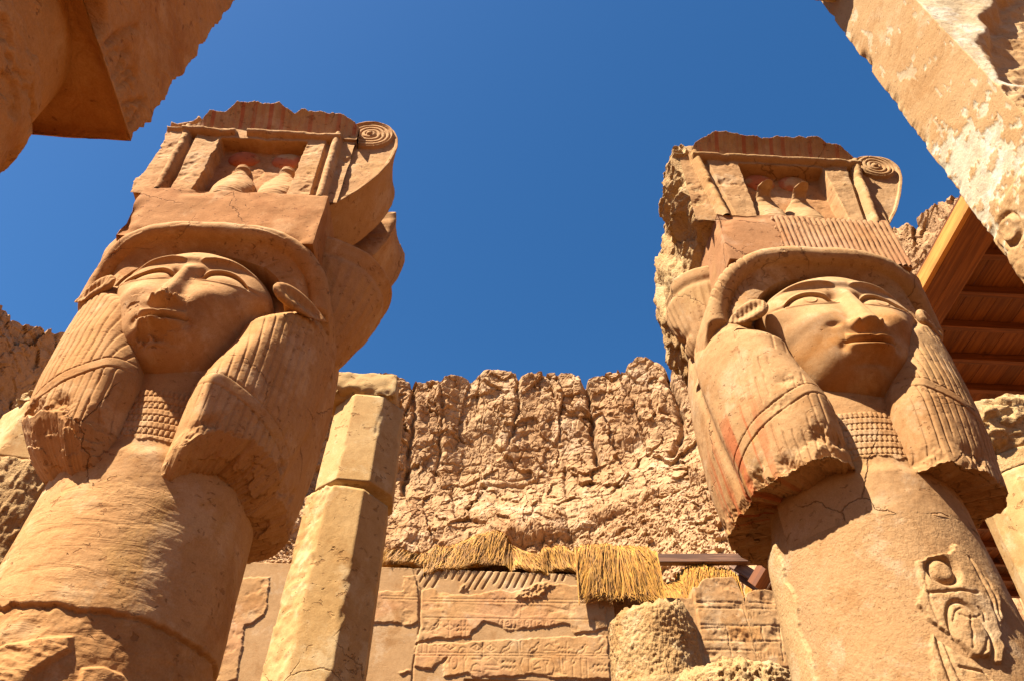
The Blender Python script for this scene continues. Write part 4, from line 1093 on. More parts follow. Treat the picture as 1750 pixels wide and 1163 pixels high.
def stump(name, cx, cy, r, ztop, label, seed, tilt=0, n=460, rough=.017):
    root = empty(name, (cx, cy, 0), label, 'column', 'broken column stumps')
    zz = np.concatenate([np.linspace(0, 3.0, 6, endpoint=False), np.linspace(3.0, ztop, int((ztop-3.0)/.012)+4)])
    A, Z = np.meshgrid(np.linspace(0, 2*PI, n, endpoint=False), zz, indexing='ij')
    P = V3(r*np.sin(A), -r*np.cos(A), Z)
    band = ss(.04, .0, np.abs(Z-(ztop-.72))-.05) if seed == 1 else 0*Z
    ua = A*r; uu = ua+Z*.15; vv = Z-ua*.15
    q = fbm(V3(uu*22, 1, vv*34)+seed*3, 5, .65); q2 = np.abs(fbm(V3(uu*10+5, 4, vv*14)+seed, 4, .6))*1.6-.4
    h = (q*rough+q2*rough*.35)*(1-.8*band)+fbm(V3(P[..., 0]*3, P[..., 1]*3, Z*3)+seed*2, 3)*.03+.01*band
    edge = ss(ztop-.12, ztop, Z)
    rad = r+h-edge**3*.045
    zt = edge*(fbm(V3(np.sin(A)*2.2, np.cos(A)*2.2, seed), 4)*.10+tilt*np.sin(A))
    P = V3(rad*np.sin(A), -rad*np.cos(A), Z+zt)
    caps = []
    for k in (.9, .75, .55, .35, .15, 0):
        c = P[:, -1, :].copy(); c[:, 0] *= k; c[:, 1] *= k
        c[:, 2] = ztop*(1-k)+c[:, 2]*k+fbm(V3(c[:, 0]*5, c[:, 1]*5, seed*1.3), 4)*.06
        caps.append(c[:, None, :])
    PP = np.concatenate([P]+caps, 1)
    tint = np.ones(PP.shape); 
    if seed == 1: tint[:, :P.shape[1]] *= (1+band[..., None]*np.array([.06, .12, .2]))
    grid('drum', PP, M['rough'], root, wrap=True, tint=tint)
stump('column_stump', 1.50, 6.35, .37, 4.67, 'tall rough round column stump with a pale mortar ring, standing before the relief wall', 1, .04)
stump('column_stump', 1.74, 5.1, .42, 3.64, 'low wide rough column stump at the bottom edge, touching the right goddess column in view', 2, -.03, rough=.030)

# ------------------------------------------------------------------ relief walls
def glyph_rows(X, Z, rows, seed, depth=.011):
    """incised picture signs in registers: birds, reeds, discs, loaves, water, ankh-like loops"""
    rnd = random.Random(seed); H = np.zeros(X.shape)
    def put(fn, x0, x1, z0, z1):
        ix = np.where((X[:, 0] > x0-.02) & (X[:, 0] < x1+.02))[0]; iz = np.where((Z[0] > z0-.02) & (Z[0] < z1+.02))[0]
        if len(ix) < 2 or len(iz) < 2: return
        sl = np.ix_(ix, iz); H[sl] = np.maximum(H[sl], fn(X[sl], Z[sl]))
    for (x0, x1, z0, z1) in rows:
        h = z1-z0; x = x0+.04
        while x < x1-h*.4:
            k = rnd.choice(['bird', 'reed', 'disc', 'water', 'ankh', 'loaf', 'cart', 'stack', 'leg', 'pair', 'bird', 'eye'])
            w = h*{'bird': .75, 'reed': .25, 'disc': .45, 'water': .7, 'ankh': .4, 'loaf': .5, 'cart': 1.6, 'stack': .6, 'leg': .4, 'pair': .5, 'eye': .6}[k]
            a, b, c = x, z0+h*.08, h*.84; lw = .0075
            L = lambda *pts: (lambda Xs, Zs: gauss(seg_dist(Xs, Zs, [(a+p[0]*w, b+p[1]*c) for p in pts]), 0, lw))
            fs = []
            if k == 'bird': fs = [L((.1, .2), (.3, .55), (.55, .62), (.72, .85), (.85, .95), (.98, .86), (.82, .8), (.75, .5), (.5, .35), (.1, .2)), L((.5, .35), (.48, .02), (.62, .02)), L((.6, .38), (.6, .02), (.75, .02))]
            elif k == 'reed': fs = [L((.5, 0), (.5, .6), (.9, .8), (.6, 1), (.2, .8), (.5, .6))]
            elif k == 'disc': fs = [L(*[(.5+.42*math.cos(t*.524), .55+.38*math.sin(t*.524)) for t in range(13)]), L((.45, .55), (.55, .55))]
            elif k == 'water': fs = [L(*[(t/8., .35+.3*lv+(.06 if t % 2 else -.06)) for t in range(9)]) for lv in (0, 1)]
            elif k == 'ankh': fs = [L((.5, 0), (.5, .55)), L((.05, .52), (.95, .52)), L((.5, .55), (.2, .8), (.5, 1), (.8, .8), (.5, .55))]
            elif k == 'loaf': fs = [L((.05, .1), (.95, .1), (.8, .42), (.5, .5), (.2, .42), (.05, .1)), L((.1, .75), (.9, .75))]
            elif k == 'cart': fs = [L((.08, .05), (.92, .05), (1, .5), (.92, .95), (.08, .95), (0, .5), (.08, .05)), L((.25, .2), (.25, .8)), L((.4, .5), (.55, .75), (.6, .4), (.4, .3)), L((.75, .2), (.75, .5), (.68, .8), (.82, .8), (.75, .5))]
            elif k == 'stack': fs = [L((0, .2), (1, .2)), L((0, .45), (1, .45)), L((.1, .7), (.5, .9), (.9, .7))]
            elif k == 'leg': fs = [L((.2, 1), (.35, .1), (.9, .1)), L((.6, 1), (.6, .4))]
            elif k == 'pair': fs = [L((.2, 0), (.2, 1)), L((.75, 0), (.75, 1)), L((.2, 1), (.4, .8))]
            elif k == 'eye': fs = [L((0, .5), (.5, .75), (1, .5), (.5, .28), (0, .5)), L((.5, .45), (.5, .58))]
            for f in fs: put(f, a-.02, a+w+.02, z0, z1)
            x += w+h*.16
    return H*depth*.6

def relief_wall():
    y0 = 9.0
    root = empty('relief_wall', (0, y0, 0), 'long temple wall with carved hieroglyph fragments set in plain plaster, straw mats along its top', 'wall', 'carved temple walls')
    def q(px, py): p = on_y(px, py, y0); return (p[0], p[2])
    z5 = lambda zx, zy: q(640+zx/4.1667, 920+zy/4.1667)
    ztop_l = q(700, 968)[1]; ztop_r = q(1045, 985)[1]; x_r = q(1046, 1000)[0]
    ztop = (ztop_l+ztop_r)/2; x_l = -5.2
    zb = 4.7
    nx, nz = 800, 200
    X, Z = np.meshgrid(np.linspace(x_l, x_r, nx), np.linspace(zb, ztop, nz), indexing='ij')
    jx = X+fbm(V3(X*9, 1, Z*9), 4)*.035; jz = Z+fbm(V3(X*9, 6, Z*9), 4)*.03
    A = [z5(*p) for p in [(330, 365), (430, 350), (450, 380), (590, 400), (720, 400), (860, 365), (980, 375), (1060, 360), (1180, 310), (1450, 330), (1530, 385), (1580, 400), (1600, 500), (1640, 480), (1665, 640), (1610, 650),
         (1540, 670), (1420, 680), (1390, 620), (1340, 600), (1260, 625), (1130, 640), (1060, 640), (960, 665), (870, 610), (780, 595), (690, 660), (690, 695), (540, 715), (450, 705), (400, 725), (290, 745), (320, 640), (330, 500)]]
    B = [z5(*p) for p in [(290, 750), (620, 738), (980, 712), (1260, 702), (1340, 692), (1540, 690), (1660, 690), (1680, 1000), (1400, 1005), (1330, 1000), (1120, 970), (960, 990), (700, 990), (640, 960), (560, 985), (480, 975),
         (490, 920), (520, 850), (410, 935), (340, 930), (270, 910), (290, 800)]]
    Cc = [z5(*p) for p in [(-80, 370), (200, 370), (205, 270), (290, 250), (310, 350), (322, 600), (230, 620), (120, 600), (-80, 610)]]
    Dd = [q(*p) for p in [(300, 985), (462, 985), (455, 1050), (420, 1070), (405, 1163), (300, 1180)]]
    Ee = [z5(*p) for p in [(160, 945), (260, 925), (255, 960), (190, 965)]]
    sd = np.maximum.reduce([poly_sd(jx, jz, p) for p in (A, B, Cc, Dd, Ee)])
    rel = ss(0, .016, sd)
    H = rel*.022
    rows = []
    for (a, b, c, d) in [(300, 830, 1660, 745), (500, 965, 1660, 850), (350, 690, 690, 580), (860, 640, 1330, 580)]:
        p0 = z5(a, b); p1 = z5(c, d); rows.append((p0[0], p1[0], p0[1], p1[1]))
    inc = glyph_rows(X, Z, rows, 5)
    for pts in [[(300, 835), (1670, 840)], [(350, 565), (1640, 580)], [(350, 450), (1600, 465)], [(400, 430), (1580, 440)], [(320, 815), (1660, 822)], [(60, 430), (320, 440)], [(50, 410), (320, 418)]]:
        inc = np.maximum(inc, .006*gauss(seg_dist(X, Z, [z5(*p) for p in pts]), 0, .007))
    # outspread wing feathers
    for side in (-1, 1):
        bx, bz = z5(970, 480)
        for i in range(30):
            f = i/29.
            if side < 0: p0, p1 = z5(900-f*330, 480-f*20), z5(930-f*400+60, 560-f*40)
            else: p0, p1 = z5(1050+f*180, 480), z5(1040+f*330, 565-f*55)
            inc = np.maximum(inc, .006*gauss(seg_dist(X, Z, [p0, p1]), 0, .008))
    for x_ in (620, 770, 1365, 530, 650, 258, 135):
        inc = np.maximum(inc, .007*gauss(seg_dist(X, Z, [z5(x_, 590 if x_ < 700 else 850), z5(x_+4, 740 if x_ > 600 else 700)]), 0, .008))
    inc += np.clip(fbm(V3(X*5, 3, Z*5), 4)-.12, 0, 1)*.03
    H = H-inc*rel+rel*fbm(V3(X*8, 1, Z*8), 5)*.006
    # tooled herringbone keying in the upper plaster
    hat = poly_sd(jx, jz, [z5(*p) for p in [(275, 205), (1640, 238), (1560, 260), (1440, 300), (1180, 310), (1060, 350), (860, 368), (670, 370), (590, 300), (500, 290), (440, 360), (330, 350)]])
    ang = 1.15; u = (X*math.sin(ang)-Z*math.cos(ang))
    ln = np.abs((u/.085+fbm(V3(X*2, 1, Z*2), 3)*.35) % 1-.5)*.085
    on = ss(-.22, -.08, perlin(V3(np.floor(u/.085)*1.7, 2, Z*2.5)))
    H = H-.022*gauss(ln, 0, .012)*ss(0, .03, hat)*(rel < .5)*on
    # crumbly mortar along the upper fragment edge
    cr = poly_sd(jx, jz, [z5(*p) for p in [(1030, 360), (1180, 300), (1300, 330), (1200, 430), (1100, 460), (980, 430)]])
    cr2 = poly_sd(jx, jz, [z5(*p) for p in [(600, 320), (640, 310), (700, 370), (600, 390)]])
    H = H+ss(0, .05, np.maximum(cr, cr2))*(.025+fbm(V3(X*22, 3, Z*22), 4)*.035)
    # upright joint between the two building phases
    jn = seg_dist(X, Z, [z5(275, 205), z5(310, 340), z5(330, 360), z5(322, 620), z5(275, 900), z5(262, 1100)])
    H = H-.02*gauss(jn, 0, .010)
    H = H+fbm(V3(X*3, 8, Z*3), 4)*.006
    # door head at the bottom
    dz = z5(700, 1000)[1]; dx0 = z5(640, 1000)[0]; dx1 = z5(1400, 1000)[0]
    H = H-.5*ss(0, .01, dz-Z)*ss(0, .01, X-dx0)*ss(0, .01, dx1-X)
    tint = np.ones(X.shape+(3,))
    warm = rel*(.5+.5*ss(-.2, .3, fbm(V3(X*1.5, 2, Z*1.5), 4)))
    bt = cfacet(V3(np.floor((X+.37*np.floor(Z/.36))/.75)*3.1, .5, np.floor(Z/.36)*2.3), 4, 0)*rel
    tint = tint*(1+bt[..., None]*np.array([.16, .2, .26]))
    tint = tint*(1+warm[..., None]*np.array([.13, .03, -.10]))
    pink = rel*ss(.0, .35, fbm(V3(X*1.2, 5, Z*1.8)+8, 4))
    tint = tint*(1+pink[..., None]*np.array([.02, -.04, .02]))
    P = V3(X, -H, Z)
    top = P[:, -1:, :].copy(); top[..., 1] += .02; top2 = top.copy(); top2[..., 1] = .55
    PP = np.concatenate([P, top, top2], 1); tt = np.concatenate([tint, tint[:, -1:], tint[:, -1:]], 1)
    grid('carved_face', PP, M['wallplaster'], root, tint=tt)
    b = MB(); b.box(((x_l+x_r)/2, .32, zb/2), (x_r-x_l, .56, zb)); b.box((x_r-.28, .33, (zb+ztop)/2-.02), (.55, .54, ztop-zb-.03)); b.build('masonry_core', M['wallplaster'], root)
relief_wall()

def right_wall():
    y0 = 9.35
    def q(px, py): p = on_y(px, py, y0); return (p[0], p[2])
    z6 = lambda zx, zy: q(1000+zx/4.421, 900+zy/4.421)
    # low plaster piece joining the main wall
    root = empty('relief_wall', (0, y0, 0), 'lower stepped wall of carved blocks right of the tall round stump, its top broken', 'wall', 'carved temple walls')
    x0 = q(1046, 1030)[0]; x1 = 6.5
    tops = [(1046, 1014), (1105, 1013), (1118, 1016), (1125, 1020), (1182, 1022), (1184, 1004), (1193, 1004), (1197, 995), (1208, 988), (1251, 987), (1260, 1000), (1269, 1018), (1272, 1034), (1275, 1014), (1290, 1009), (1320, 1010), (1340, 1014), (1500, 1020)]
    tq = [q(*p) for p in tops]
    nx, nz = 560, 170
    x = np.linspace(x0, x1, nx)
    zt = np.interp(x, [p[0] for p in tq], [p[1] for p in tq])+fbm(V3(x*7, 1, 3), 4)*.03
    X, T = np.meshgrid(x, np.linspace(0, 1, nz), indexing='ij'); Z = 4.4+(zt[:, None]-4.4)*T
    H = fbm(V3(X*6, 1, Z*6), 5)*.014
    rel = ss(0, .03, X-q(1186, 1030)[0])
    H = H+rel*.03
    inc = glyph_rows(X, Z, [(q(1190, 1052)[0], q(1420, 1052)[0], q(1200, 1057)[1], q(1200, 1043)[1]), (q(1210, 1005)[0], q(1256, 1005)[0], q(1230, 1015)[1], q(1230, 990)[1]), (q(1200, 1110)[0], q(1420, 1110)[0], q(1230, 1127)[1], q(1230, 1112)[1])], 9)
    for pts in [[(1190, 1029), (1400, 1032)], [(1188, 1039), (1400, 1042)], [(1190, 1068), (1270, 1070), (1400, 1068)], [(1195, 1095), (1400, 1097)], [(1240, 1070), (1250, 1120)], [(1300, 1070), (1305, 1095)], [(1332, 1068), (1338, 1130)],
                [(1270, 1036), (1276, 1066)], [(1195, 1075), (1240, 1072)], [(1200, 1110), (1300, 1112)]]:
        inc = np.maximum(inc, .013*gauss(seg_dist(X+fbm(V3(X*6, 2, Z*6), 3)*.03, Z, [q(*p) for p in pts]), 0, .010))
    H = H-inc*rel
    H = H-np.clip(fbm(V3(X*3, 7, Z*3), 4)-.1, 0, 1)*.08*rel
    tint = np.ones(X.shape+(3,))
    blk = poly_sd(X, Z, [q(*p) for p in [(1242, 1070), (1301, 1070), (1302, 1095), (1246, 1095)]])
    tint = tint*(1+ss(0, .02, blk)[..., None]*np.array([.10, -.02, -.2]))
    P = V3(X, -H, Z); top = P[:, -1:].copy(); top[..., 1] += .05; top[..., 2] += .02; t2 = top.copy(); t2[..., 1] = .6; t2[..., 2] += .01
    tt = np.concatenate([tint, tint[:, -1:], tint[:, -1:]], 1)
    grid('carved_face', np.concatenate([P, top, t2], 1), M['wall'], root, tint=tt)
    b = MB(); b.box(((x0+x1)/2, .35, 2.2), (x1-x0, .6, 4.4)); b.build('masonry_core', M['wallplaster'], root)
right_wall()

# ------------------------------------------------------------------ straw mats over the wall top
def straw(name, path, x0, x1, label, seed, hump=None, nstr=900, skew=0.0, woven=False, cat='straw mat', dm=0.0):
    """path: list of (y, z) from the back over the top to the hanging front edge"""
    rs = np.random.RandomState(seed)
    pth = np.array(path, float); s = np.concatenate([[0], np.cumsum(np.hypot(*np.diff(pth, axis=0).T))]); s /= s[-1]
    ker = np.exp(-(np.arange(-10, 11)/5.)**2); ker /= ker.sum()
    tt = np.linspace(0, 1, 120); yy = np.interp(tt, s, pth[:, 0]); zz = np.interp(tt, s, pth[:, 1])
    pad = lambda a: np.convolve(np.concatenate([2*a[0]-a[10:0:-1], a, 2*a[-1]-a[-2:-12:-1]]), ker, 'valid')
    yy, zz = pad(yy), pad(zz)
    ny = np.gradient(zz); nz = -np.gradient(yy); ln = np.hypot(ny, nz); ny, nz = -ny/ln*-1, nz/ln
    # outward normal: towards -y / +z
    sg = np.where(nz+(-ny) < 0, -1, 1)
    def surf(u, t):
        x = x0+(x1-x0)*u+skew*t*(x1-x0)
        i = np.clip(t, 0, 1); y = np.interp(i, tt, yy); z = np.interp(i, tt, zz)
        if hump is not None: z = z+np.interp(u, hump[0], hump[1])*ss(0, .4, i)*ss(1.25, .75, i)
        b = fbm(V3(x*4, t*2+seed, 1), 3)*.08
        edge = ss(0, .10, u)*ss(1, .90, u)
        return V3(x, y-b*.8-.03*edge, z+b*.5-.05*(1-edge))
    nu, nv = 70, 70
    U, T = np.meshgrid(np.linspace(0, 1, nu), np.linspace(0, 1, nv), indexing='ij')
    P = surf(U, T)
    if woven: P = P+V3(0*U, -1+0*U, .3+0*U)*(.006*np.cos(U*nu*1.0*PI)*np.cos(T*nv*1.0*PI))[..., None]
    mb = MB(); mb.gridp(P)
    tint = [np.full((nu*nv, 3), .85)]
    n = nstr; u0 = rs.rand(n)*1.04-.02; t0 = rs.rand(n)*.75; ln_ = .25+rs.rand(n)*.5
    drift = rs.normal(dm, .10, n)+.5*perlin(V3(u0*9, seed*1.7, t0*3))+(.7*(u0-.5) if woven else 0); lift = .006+rs.rand(n)**2*.045; w = .004+rs.rand(n)*.005
    K = 6; V = np.zeros((n, K, 2, 3))
    for k in range(K):
        f = k/(K-1); t = t0+ln_*f; u = u0+drift*f+.03*np.sin(f*3+u0*40)
        q = surf(np.clip(u, -.03, 1.03), np.minimum(t, 1.0))
        over = np.clip(t-1, 0, 1)
        q[:, 2] -= over*np.where(woven, .25, .05); q[:, 1] -= lift*(.4+f)*1.0; q[:, 2] += lift*.6
        ww = w*(1-.6*f)
        V[:, k, 0] = q; V[:, k, 1] = q; V[:, k, 0, 0] -= ww; V[:, k, 1, 0] += ww; V[:, k, 1, 2] += ww*.5
    idx = np.arange(n*K*2).reshape(n, K, 2)
    Fs = np.stack([idx[:, :-1, 0], idx[:, :-1, 1], idx[:, 1:, 1], idx[:, 1:, 0]], -1).reshape(-1, 4)
    mb.add(V.reshape(-1, 3), Fs)
    shade = np.repeat((.45+.85*rs.rand(n))[:, None]*np.array([1, .97, .9]), K*2, 0)
    tint.append(shade)
    o = mesh_obj(name, np.concatenate(mb.v), np.concatenate(mb.f), M['straw'], None, False, np.concatenate(tint))
    if woven: pass
    return props(o, label, cat, 'straw mats along the wall top')
def mats():
    y0 = 9.0
    X = lambda px, py: on_y(px, py, y0)[0]; Zq = lambda px, py: on_y(px, py, y0)[2]
    zt = Zq(860, 977)
    def pth(h, drop): return [(9.55, zt+.02), (9.40, zt+h*.8), (9.22, zt+h), (9.06, zt+h*.75), (9.07, zt+h*.5), (9.05, zt+.055)]
    straw('straw_mat', pth(.30, -.02), X(640, 960), X(735, 965), 'thin flat straw mat at the left end of the wall top, beside the octagonal pillar', 1, skew=.1, nstr=1100, dm=-.35)
    straw('straw_mat', pth(.56, -.02), X(722, 960), X(868, 950), 'largest humped straw bundle left of centre on the wall top', 2, ([0, .35, .75, .95, 1], [-.20, -.08, .12, .10, .0]), 2600, skew=.06, dm=-.25)
    straw('straw_mat', pth(.42, -.02), X(862, 960), X(925, 968), 'narrow straw mat sloping down to the right of the big humped bundle', 3, ([0, 1], [.05, -.10]), 1100, skew=.15, dm=.4)
    straw('straw_mat', pth(.46, -.02), X(920, 960), X(992, 970), 'small rounded straw bundle just left of the hanging woven mat', 4, ([0, .4, 1], [-.06, .02, -.04]), 1300, skew=.04, dm=.25)
    zz = Zq(1050, 928)-zt
    straw('straw_mat', [(9.6, zt-.1), (9.50, zt+zz*.9), (9.30, zt+zz), (9.10, zt+zz*.97), (8.97, zt+zz*.7), (8.92, zt), (8.90, zt-.34)], X(987, 950), X(1119, 960), 'tall woven straw mat hanging down over the wall corner in the middle', 5, None, 2200, woven=True)
    straw('straw_mat', [(10.4, zt-.3), (10.2, zt+.42), (9.95, zt+.45), (9.75, zt+.25), (9.66, zt-.10), (9.62, zt-.45)], X(1116, 970)*1.07, X(1178, 965)*1.07, 'shaded straw mat sagging between the hanging mat and the rightmost bundle', 6, ([0, 1], [-.05, .04]), 1000, skew=.08, dm=.2)
    straw('straw_mat', [(10.4, zt-.3), (10.2, zt+.66), (9.95, zt+.70), (9.75, zt+.52), (9.66, zt+.20), (9.62, zt-.30)], X(1165, 960)*1.075, X(1258, 965)*1.075, 'rightmost straw bundle, spilling over the broken carved wall', 7, ([0, .4, 1], [-.08, .06, -.04]), 1900, dm=-.3)
mats()

def timbers():
    # long weathered beam behind the mats, planks and a short orange baulk by the right column
    def beam(name, p0, p1, sz, mat, label, cat='beam'):
        p0 = Vector(p0); p1 = Vector(p1); d = p1-p0; L = d.length
        mb = MB(); n = 30
        mb.box((0, 0, 0), (L, sz[0], sz[1]))
        o = mb.build(name, mat, None, False, .008); o.location = (p0+p1)/2
        o.rotation_euler = d.to_track_quat('X', 'Z').to_euler()
        return props(o, label, cat)
    y = 9.75
    a, b = on_y(672, 950, y), on_y(1300, 946, y)
    beam('wooden_beam', (a[0], y, a[2]-.08), (b[0], y, b[2]-.08), (.12, .13), M['oldwood'], 'long weathered beam lying behind the straw mats along the wall top')
    p = on_y(1322, 962, 9.5); q = on_y(1300, 990, 9.5)
    beam('timber_baulk', (p[0]-.05, 9.3, p[2]), (q[0]-.05, 9.6, q[2]-.05), (.22, .16), M['woodx'], 'short orange timber baulk sticking out beside the right goddess column', 'timber')
    for i, (x0, y0_, x1, y1_, lab) in enumerate([(1252, 962, 1316, 1000, 'upper dark plank leaning down behind the carved right wall'), (1250, 972, 1300, 1004, 'lower dark plank leaning down behind the carved right wall')]):
        p = on_y(x0, y0_, 9.9+i*.15); q = on_y(x1, y1_, 9.7+i*.15)
        beam('plank', (p[0], p[1], p[2]), (q[0], q[1], q[2]), (.05, .16), M['oldwood'], lab, 'plank')
timbers()

# ------------------------------------------------------------------ timber shelter roof on the right
def shelter():
    z0 = 9.6; x0 = 5.9; x1 = 12.5; y0 = 4.2; y1 = 15.5
    root = empty('shelter_roof', (x0, y0, 0), 'open timber shelter roof with plank ceiling seen from below at right', 'roof')
    def loc(o): return o
    rs = random.Random(3)
    mb = MB(); x = x0+.02-x0; 
    tints = []
    while x < x1-x0:
        w = .20+rs.random()*.06
        mb.box((x+w/2, (y1-y0)/2, z0+.33+rs.random()*.006), (w-.008, y1-y0, .035)); x += w
        tints += [.6+.5*rs.random()]*8
    o = mb.build('plank_ceiling', M['wood'], root)
    a = o.data.color_attributes['tint']; col = np.ones((len(tints), 4), np.float32); col[:, :3] = np.array(tints)[:, None]; a.data.foreach_set('color', col.ravel())
    # edge beam built of boards
    mb = MB(); mb.box((.0, (y1-y0)/2, z0+.12), (.07, y1-y0+.1, .24)); mb.build('fascia_board', M['fascia'], root, False, .006)
    mb = MB(); mb.box((.155, (y1-y0)/2, z0+.035), (.235, y1-y0, .07)); mb.box((.40, (y1-y0)/2, z0+.04), (.245, y1-y0, .07)); mb.build('soffit_board', M['wood'], root, False, .006)
    y = .55
    while y < y1-y0:
        mb = MB(); mb.box(((x1-x0)/2+.27, y, z0+.24), (x1-x0-.5, .09, .14)); mb.build('rafter', M['woodx'], root, False, .006); y += .66
    for px, py in ((.3, y1-y0-.4), (x1-x0-.3, .4), (x1-x0-.3, y1-y0-.4)):
        mb = MB(); mb.box((px, py, z0/2), (.22, .22, z0)); mb.build('post', M['wood'], root, False, .01)
shelter()

# ------------------------------------------------------------------ near column and architrave (left), near pillar (right)
def near_left():
    cx, cy = -1.98, 1.05
    root = empty('near_column', (cx, cy, 0), 'shaded column with an inscribed square block above, closest to the viewer at upper left', 'column')
    R = .50
    thm = np.linspace(-180, 180, 420, endpoint=False); zz = np.concatenate([np.linspace(0, 2.4, 14, endpoint=False), np.linspace(2.4, 4.22, 220)])
    TD, Z = np.meshgrid(thm, zz, indexing='ij'); th = np.radians(TD)
    r = R+.02*(3.5-Z)*.5
    arc = th*R
    ed = fbm(V3(arc*3, 1, Z*3)+4, 4)
    # broken skin: outer plaster ends in a ragged edge under the block
    edge = 3.86+fbm(V3(arc*4, 3, 1), 4)*.14
    skin = ss(.01, -.01, Z-edge)
    r = r+.035*skin+fbm(V3(arc*6, 2, Z*6), 5)*.014*skin+fbm(V3(arc*4, 2, Z*4), 4)*.006
    r = r-.02*skin*ss(.05, .25, fbm(V3(arc*9, 6, Z*9), 4))
    grid('shaft', ring(r, th, Z), M['shade'], root, wrap=True)
    # block with a hollowed underside; carved signs on its right face
    x0, x1 = -.75, 1.98-1.404; y0, y1 = -3.4, .52; zb = 4.17; zt = 6.4
    ny, nz = 420, 240
    Yg, Zg = np.meshgrid(np.linspace(y0, y1, ny), np.linspace(zb, zt, nz), indexing='ij')
    def q(px, py):
        p = on_x(px, py, cx+x1); return (p[1]-cy, p[2])
    h = fbm(V3(Yg*5, 1, Zg*5), 5)*.012
    z3 = lambda a, b: q(a/3.4214, b/3.4214)
    for pts, w, dp in [([(755, 280), (720, 320), (715, 380), (690, 440), (650, 475), (600, 470)], .010, .022), ([(690, 290), (640, 340), (605, 370)], .010, .012), ([(690, 545), (790, 420), (785, 385), (760, 400), (680, 520)], .008, .018),
                       ([(755, 460), (770, 510)], .008, .014), ([(845, 555), (720, 640), (770, 770), (845, 555)], .008, .02), ([(735, 650), (755, 690), (780, 640)], .007, .014), ([(800, 150), (720, 180), (640, 260)], .012, .016),
                       ([(560, 300), (600, 280), (700, 200)], .010, .010)]:
        h = h-dp*gauss(seg_dist(Yg, Zg, [z3(*p) for p in pts]), 0, w)
    # big hollow scooped at the near upper part
    hol = poly_sd(Yg+fbm(V3(Yg*4, 1, Zg*4), 3)*.03, Zg, [z3(*p) for p in [(540, 295), (610, 230), (640, 150), (620, -60), (380, -200), (430, 0), (480, 150)]])
    h = h-.09*ss(0, .05, hol)
    wob = fbm(V3(3, 1, Zg*7), 5)*.035+np.abs(fbm(V3(3, 4, Zg*18), 3))*.03
    kx = ss(y1-.5, y1, Yg)
    h = h*ss(zb, zb+.05, Zg)
    P = V3(x1+h, Yg+wob*kx, Zg)
    low = P[:, :1].copy(); mid = []
    nb = 60; und = []
    for k in np.linspace(0, 1, nb)[1:]:
        u = low.copy(); u[..., 0] = x1+(x0-x1)*k
        lip = ss(0, .03, k) * ss(y1, y1-.04, u[..., 1])
        u[..., 2] = zb+.035*lip+fbm(V3(u[..., 0]*5, u[..., 1]*5, 2), 4)*.012
        und.append(u)
    PP = np.concatenate([np.concatenate(und[::-1], 1), P], 1)
    # far end face
    end = PP[-1:].copy(); endl = []
    for k in np.linspace(0, 1, 30)[1:]:
        e = PP[-1:].copy(); e[..., 0] = np.minimum(e[..., 0], x1)+(x0-np.minimum(e[..., 0], x1))*k
        e[..., 1] += fbm(V3(e[..., 0]*4, 1, e[..., 2]*4), 4)*.03
        endl.append(e)
    PP = np.concatenate([PP]+endl, 0)
    grid('architrave', PP, M['shade'], root)
    b = MB(); b.box(((x0+x1)/2-.06, (y0+y1)/2-.05, (zb+zt)/2+.10), (x1-x0-.25, y1-y0-.15, zt-zb-.14)); b.build('architrave_core', M['shade'], root)
near_left()

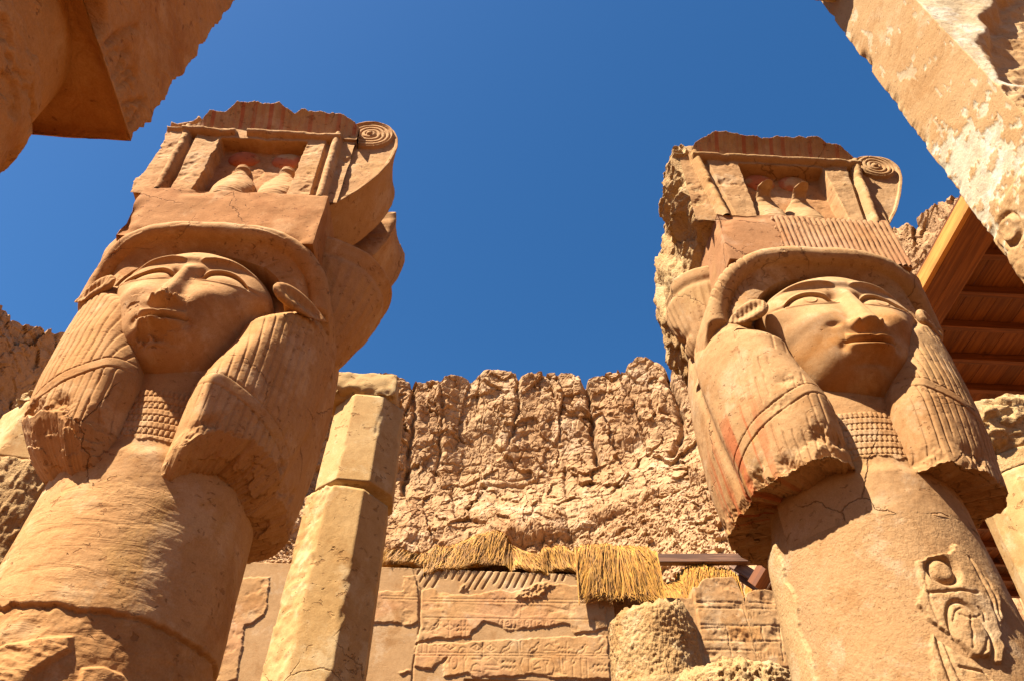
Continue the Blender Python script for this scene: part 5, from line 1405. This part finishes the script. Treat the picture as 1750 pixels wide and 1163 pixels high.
def near_right():
    # square pillar: one face to the court (sunlit plaster), one to the viewer
    x0 = 2.0
    pa = on_x(1538, 190, x0); pb = on_x(1745, 190, x0)
    yf, yn = pa[1], pb[1]
    root = empty('near_pillar', (x0, yn, 0), 'square plastered pillar at upper right with flaking whitewash, nearest the viewer', 'pillar')
    w = yf-yn; wx = .95
    zz = np.concatenate([np.linspace(0, 2.2, 8, endpoint=False), np.linspace(2.2, 7.0, 640)])
    s1 = np.linspace(0, 1, 130); s2 = np.linspace(0, 1, 150)
    def q(px, py): p = on_x(px, py, x0); return (p[1]-yn, p[2])
    def q2(px, py): p = on_y(px, py, yn); return (p[0]-x0, p[2])
    # left (court) face: from far corner to near corner
    Yg, Zg = np.meshgrid(w*(1-s1), zz, indexing='ij')
    n1 = fbm(V3(Yg*7, 1, Zg*7), 5)
    h = n1*.003
    far = ss(.06, 0, w-Yg)
    h = h-far*np.clip(fbm(V3(2, 3, Zg*5), 6)+.0, 0, 1)*.05
    wh = poly_sd(Yg, Zg, [q(*p) for p in [(1590, 250), (1640, 215), (1665, 190), (1690, 215), (1735, 225), (1760, 215), (1790, 330), (1740, 290), (1715, 330), (1700, 380), (1720, 440), (1690, 420), (1650, 370), (1625, 330)]])
    blot = fbm(V3(Yg*15, 4, Zg*13), 5)*1.2+fbm(V3(Yg*45, 4, Zg*45), 3)*.45
    white = ss(-.015, .015, np.clip(wh*2.2, -.3, .24)+blot*.5-.035)
    sm = ss(.30, .33, fbm(V3(Yg*14, 9, Zg*6), 5))*.6
    white = np.maximum(white, sm*ss(3.0, 3.4, Zg))
    h = h-.003*white
    rough = poly_sd(Yg+fbm(V3(Yg*8, 1, Zg*8), 4)*.04, Zg, [q(*p) for p in [(1760, 262), (1738, 300), (1720, 330), (1698, 350), (1700, 385), (1716, 440), (1760, 500), (1900, 520), (1900, 250)]])
    rg = ss(0, .02, rough)
    h = h+rg*(.012+fbm(V3(Yg*9, 2, Zg*9), 5)*.016)
    oc = q(1731, 392); od = np.hypot((Yg-oc[0])/.8, Zg-oc[1])
    h = h+rg*(.010*ss(.062, .05, od)-.010*gauss(od, .072, .010))
    tint = np.ones(Yg.shape+(3,))
    tint = tint*(1-white[..., None])+np.array([1.30, 1.80, 2.75])*(white*(.9+.25*fbm(V3(Yg*20, 1, Zg*20), 3)))[..., None]
    PL = V3(-h, Yg, Zg)
    # face to the viewer
    Xg, Zg2 = np.meshgrid(wx*s2, zz, indexing='ij')
    hol = poly_sd(Xg+fbm(V3(Xg*5, 1, Zg2*5), 4)*.05, Zg2+fbm(V3(Xg*5, 4, Zg2*5), 4)*.05, [q2(*p) for p in [(1690, 0), (1668, 60), (1680, 105), (1702, 138), (1740, 148), (1800, 140), (1900, 60), (1800, -100), (1720, -60)]])
    h2 = fbm(V3(Xg*7, 6, Zg2*7), 5)*.012-.09*ss(0, .10, hol)+ss(0, .05, hol)*ridged(V3(Xg*5, 2, Zg2*5), 3)*.014
    rg2 = ss(.0, .03, -hol-.01)*ss(q2(1740, 150)[1]+.05, q2(1740, 150)[1]-.02, Zg2+fbm(V3(Xg*6, 1, 2), 3)*.05)
    h2 = h2+rg2*fbm(V3(Xg*16, 2, Zg2*16), 4)*.03
    pl2 = (1-ss(0, .02, hol))*(1-rg2)
    t2 = np.ones(Xg.shape+(3,)); wv = pl2*(.75+.25*ss(-.2, .2, fbm(V3(Xg*6, 3, Zg2*6), 4)))
    t2 = t2*(1-wv[..., None])+np.array([1.32, 1.75, 2.5])*wv[..., None]
    PN = V3(Xg, -h2, Zg2)
    # other two sides
    PR = V3(wx+0*Yg[::6], w-Yg[::6], Zg[::6]); PB = V3(wx-Xg[::6], w+0*Xg[::6], Zg2[::6])
    PP = np.concatenate([PL, PN[1:], PR[1:], PB[1:-1]], 0)
    tt = np.concatenate([tint, t2[1:], np.ones(PR[1:].shape), np.ones(PB[1:-1].shape)], 0)
    grid('shaft', PP, M['limewash'], root, wrap=True, tint=tt)
    rock('side_boss', (-.02, 1.57-yn, 6.56), (.20, .16, .22), M['pillar'], root, seed=4, amp=.10, sc=1.0, n=60, facet=.08)
    # overhanging capital block whose corner throws the shadow at the top
    rough_box('capital', (wx/2-.03, w/2, 7.25), (wx+.2, w+.14, .5), M['pillar'], root, step=.02, amp=.015, sc=5, seed=9, chip=.05, rnd=.03)
near_right()
print('objects', len(bpy.data.objects))
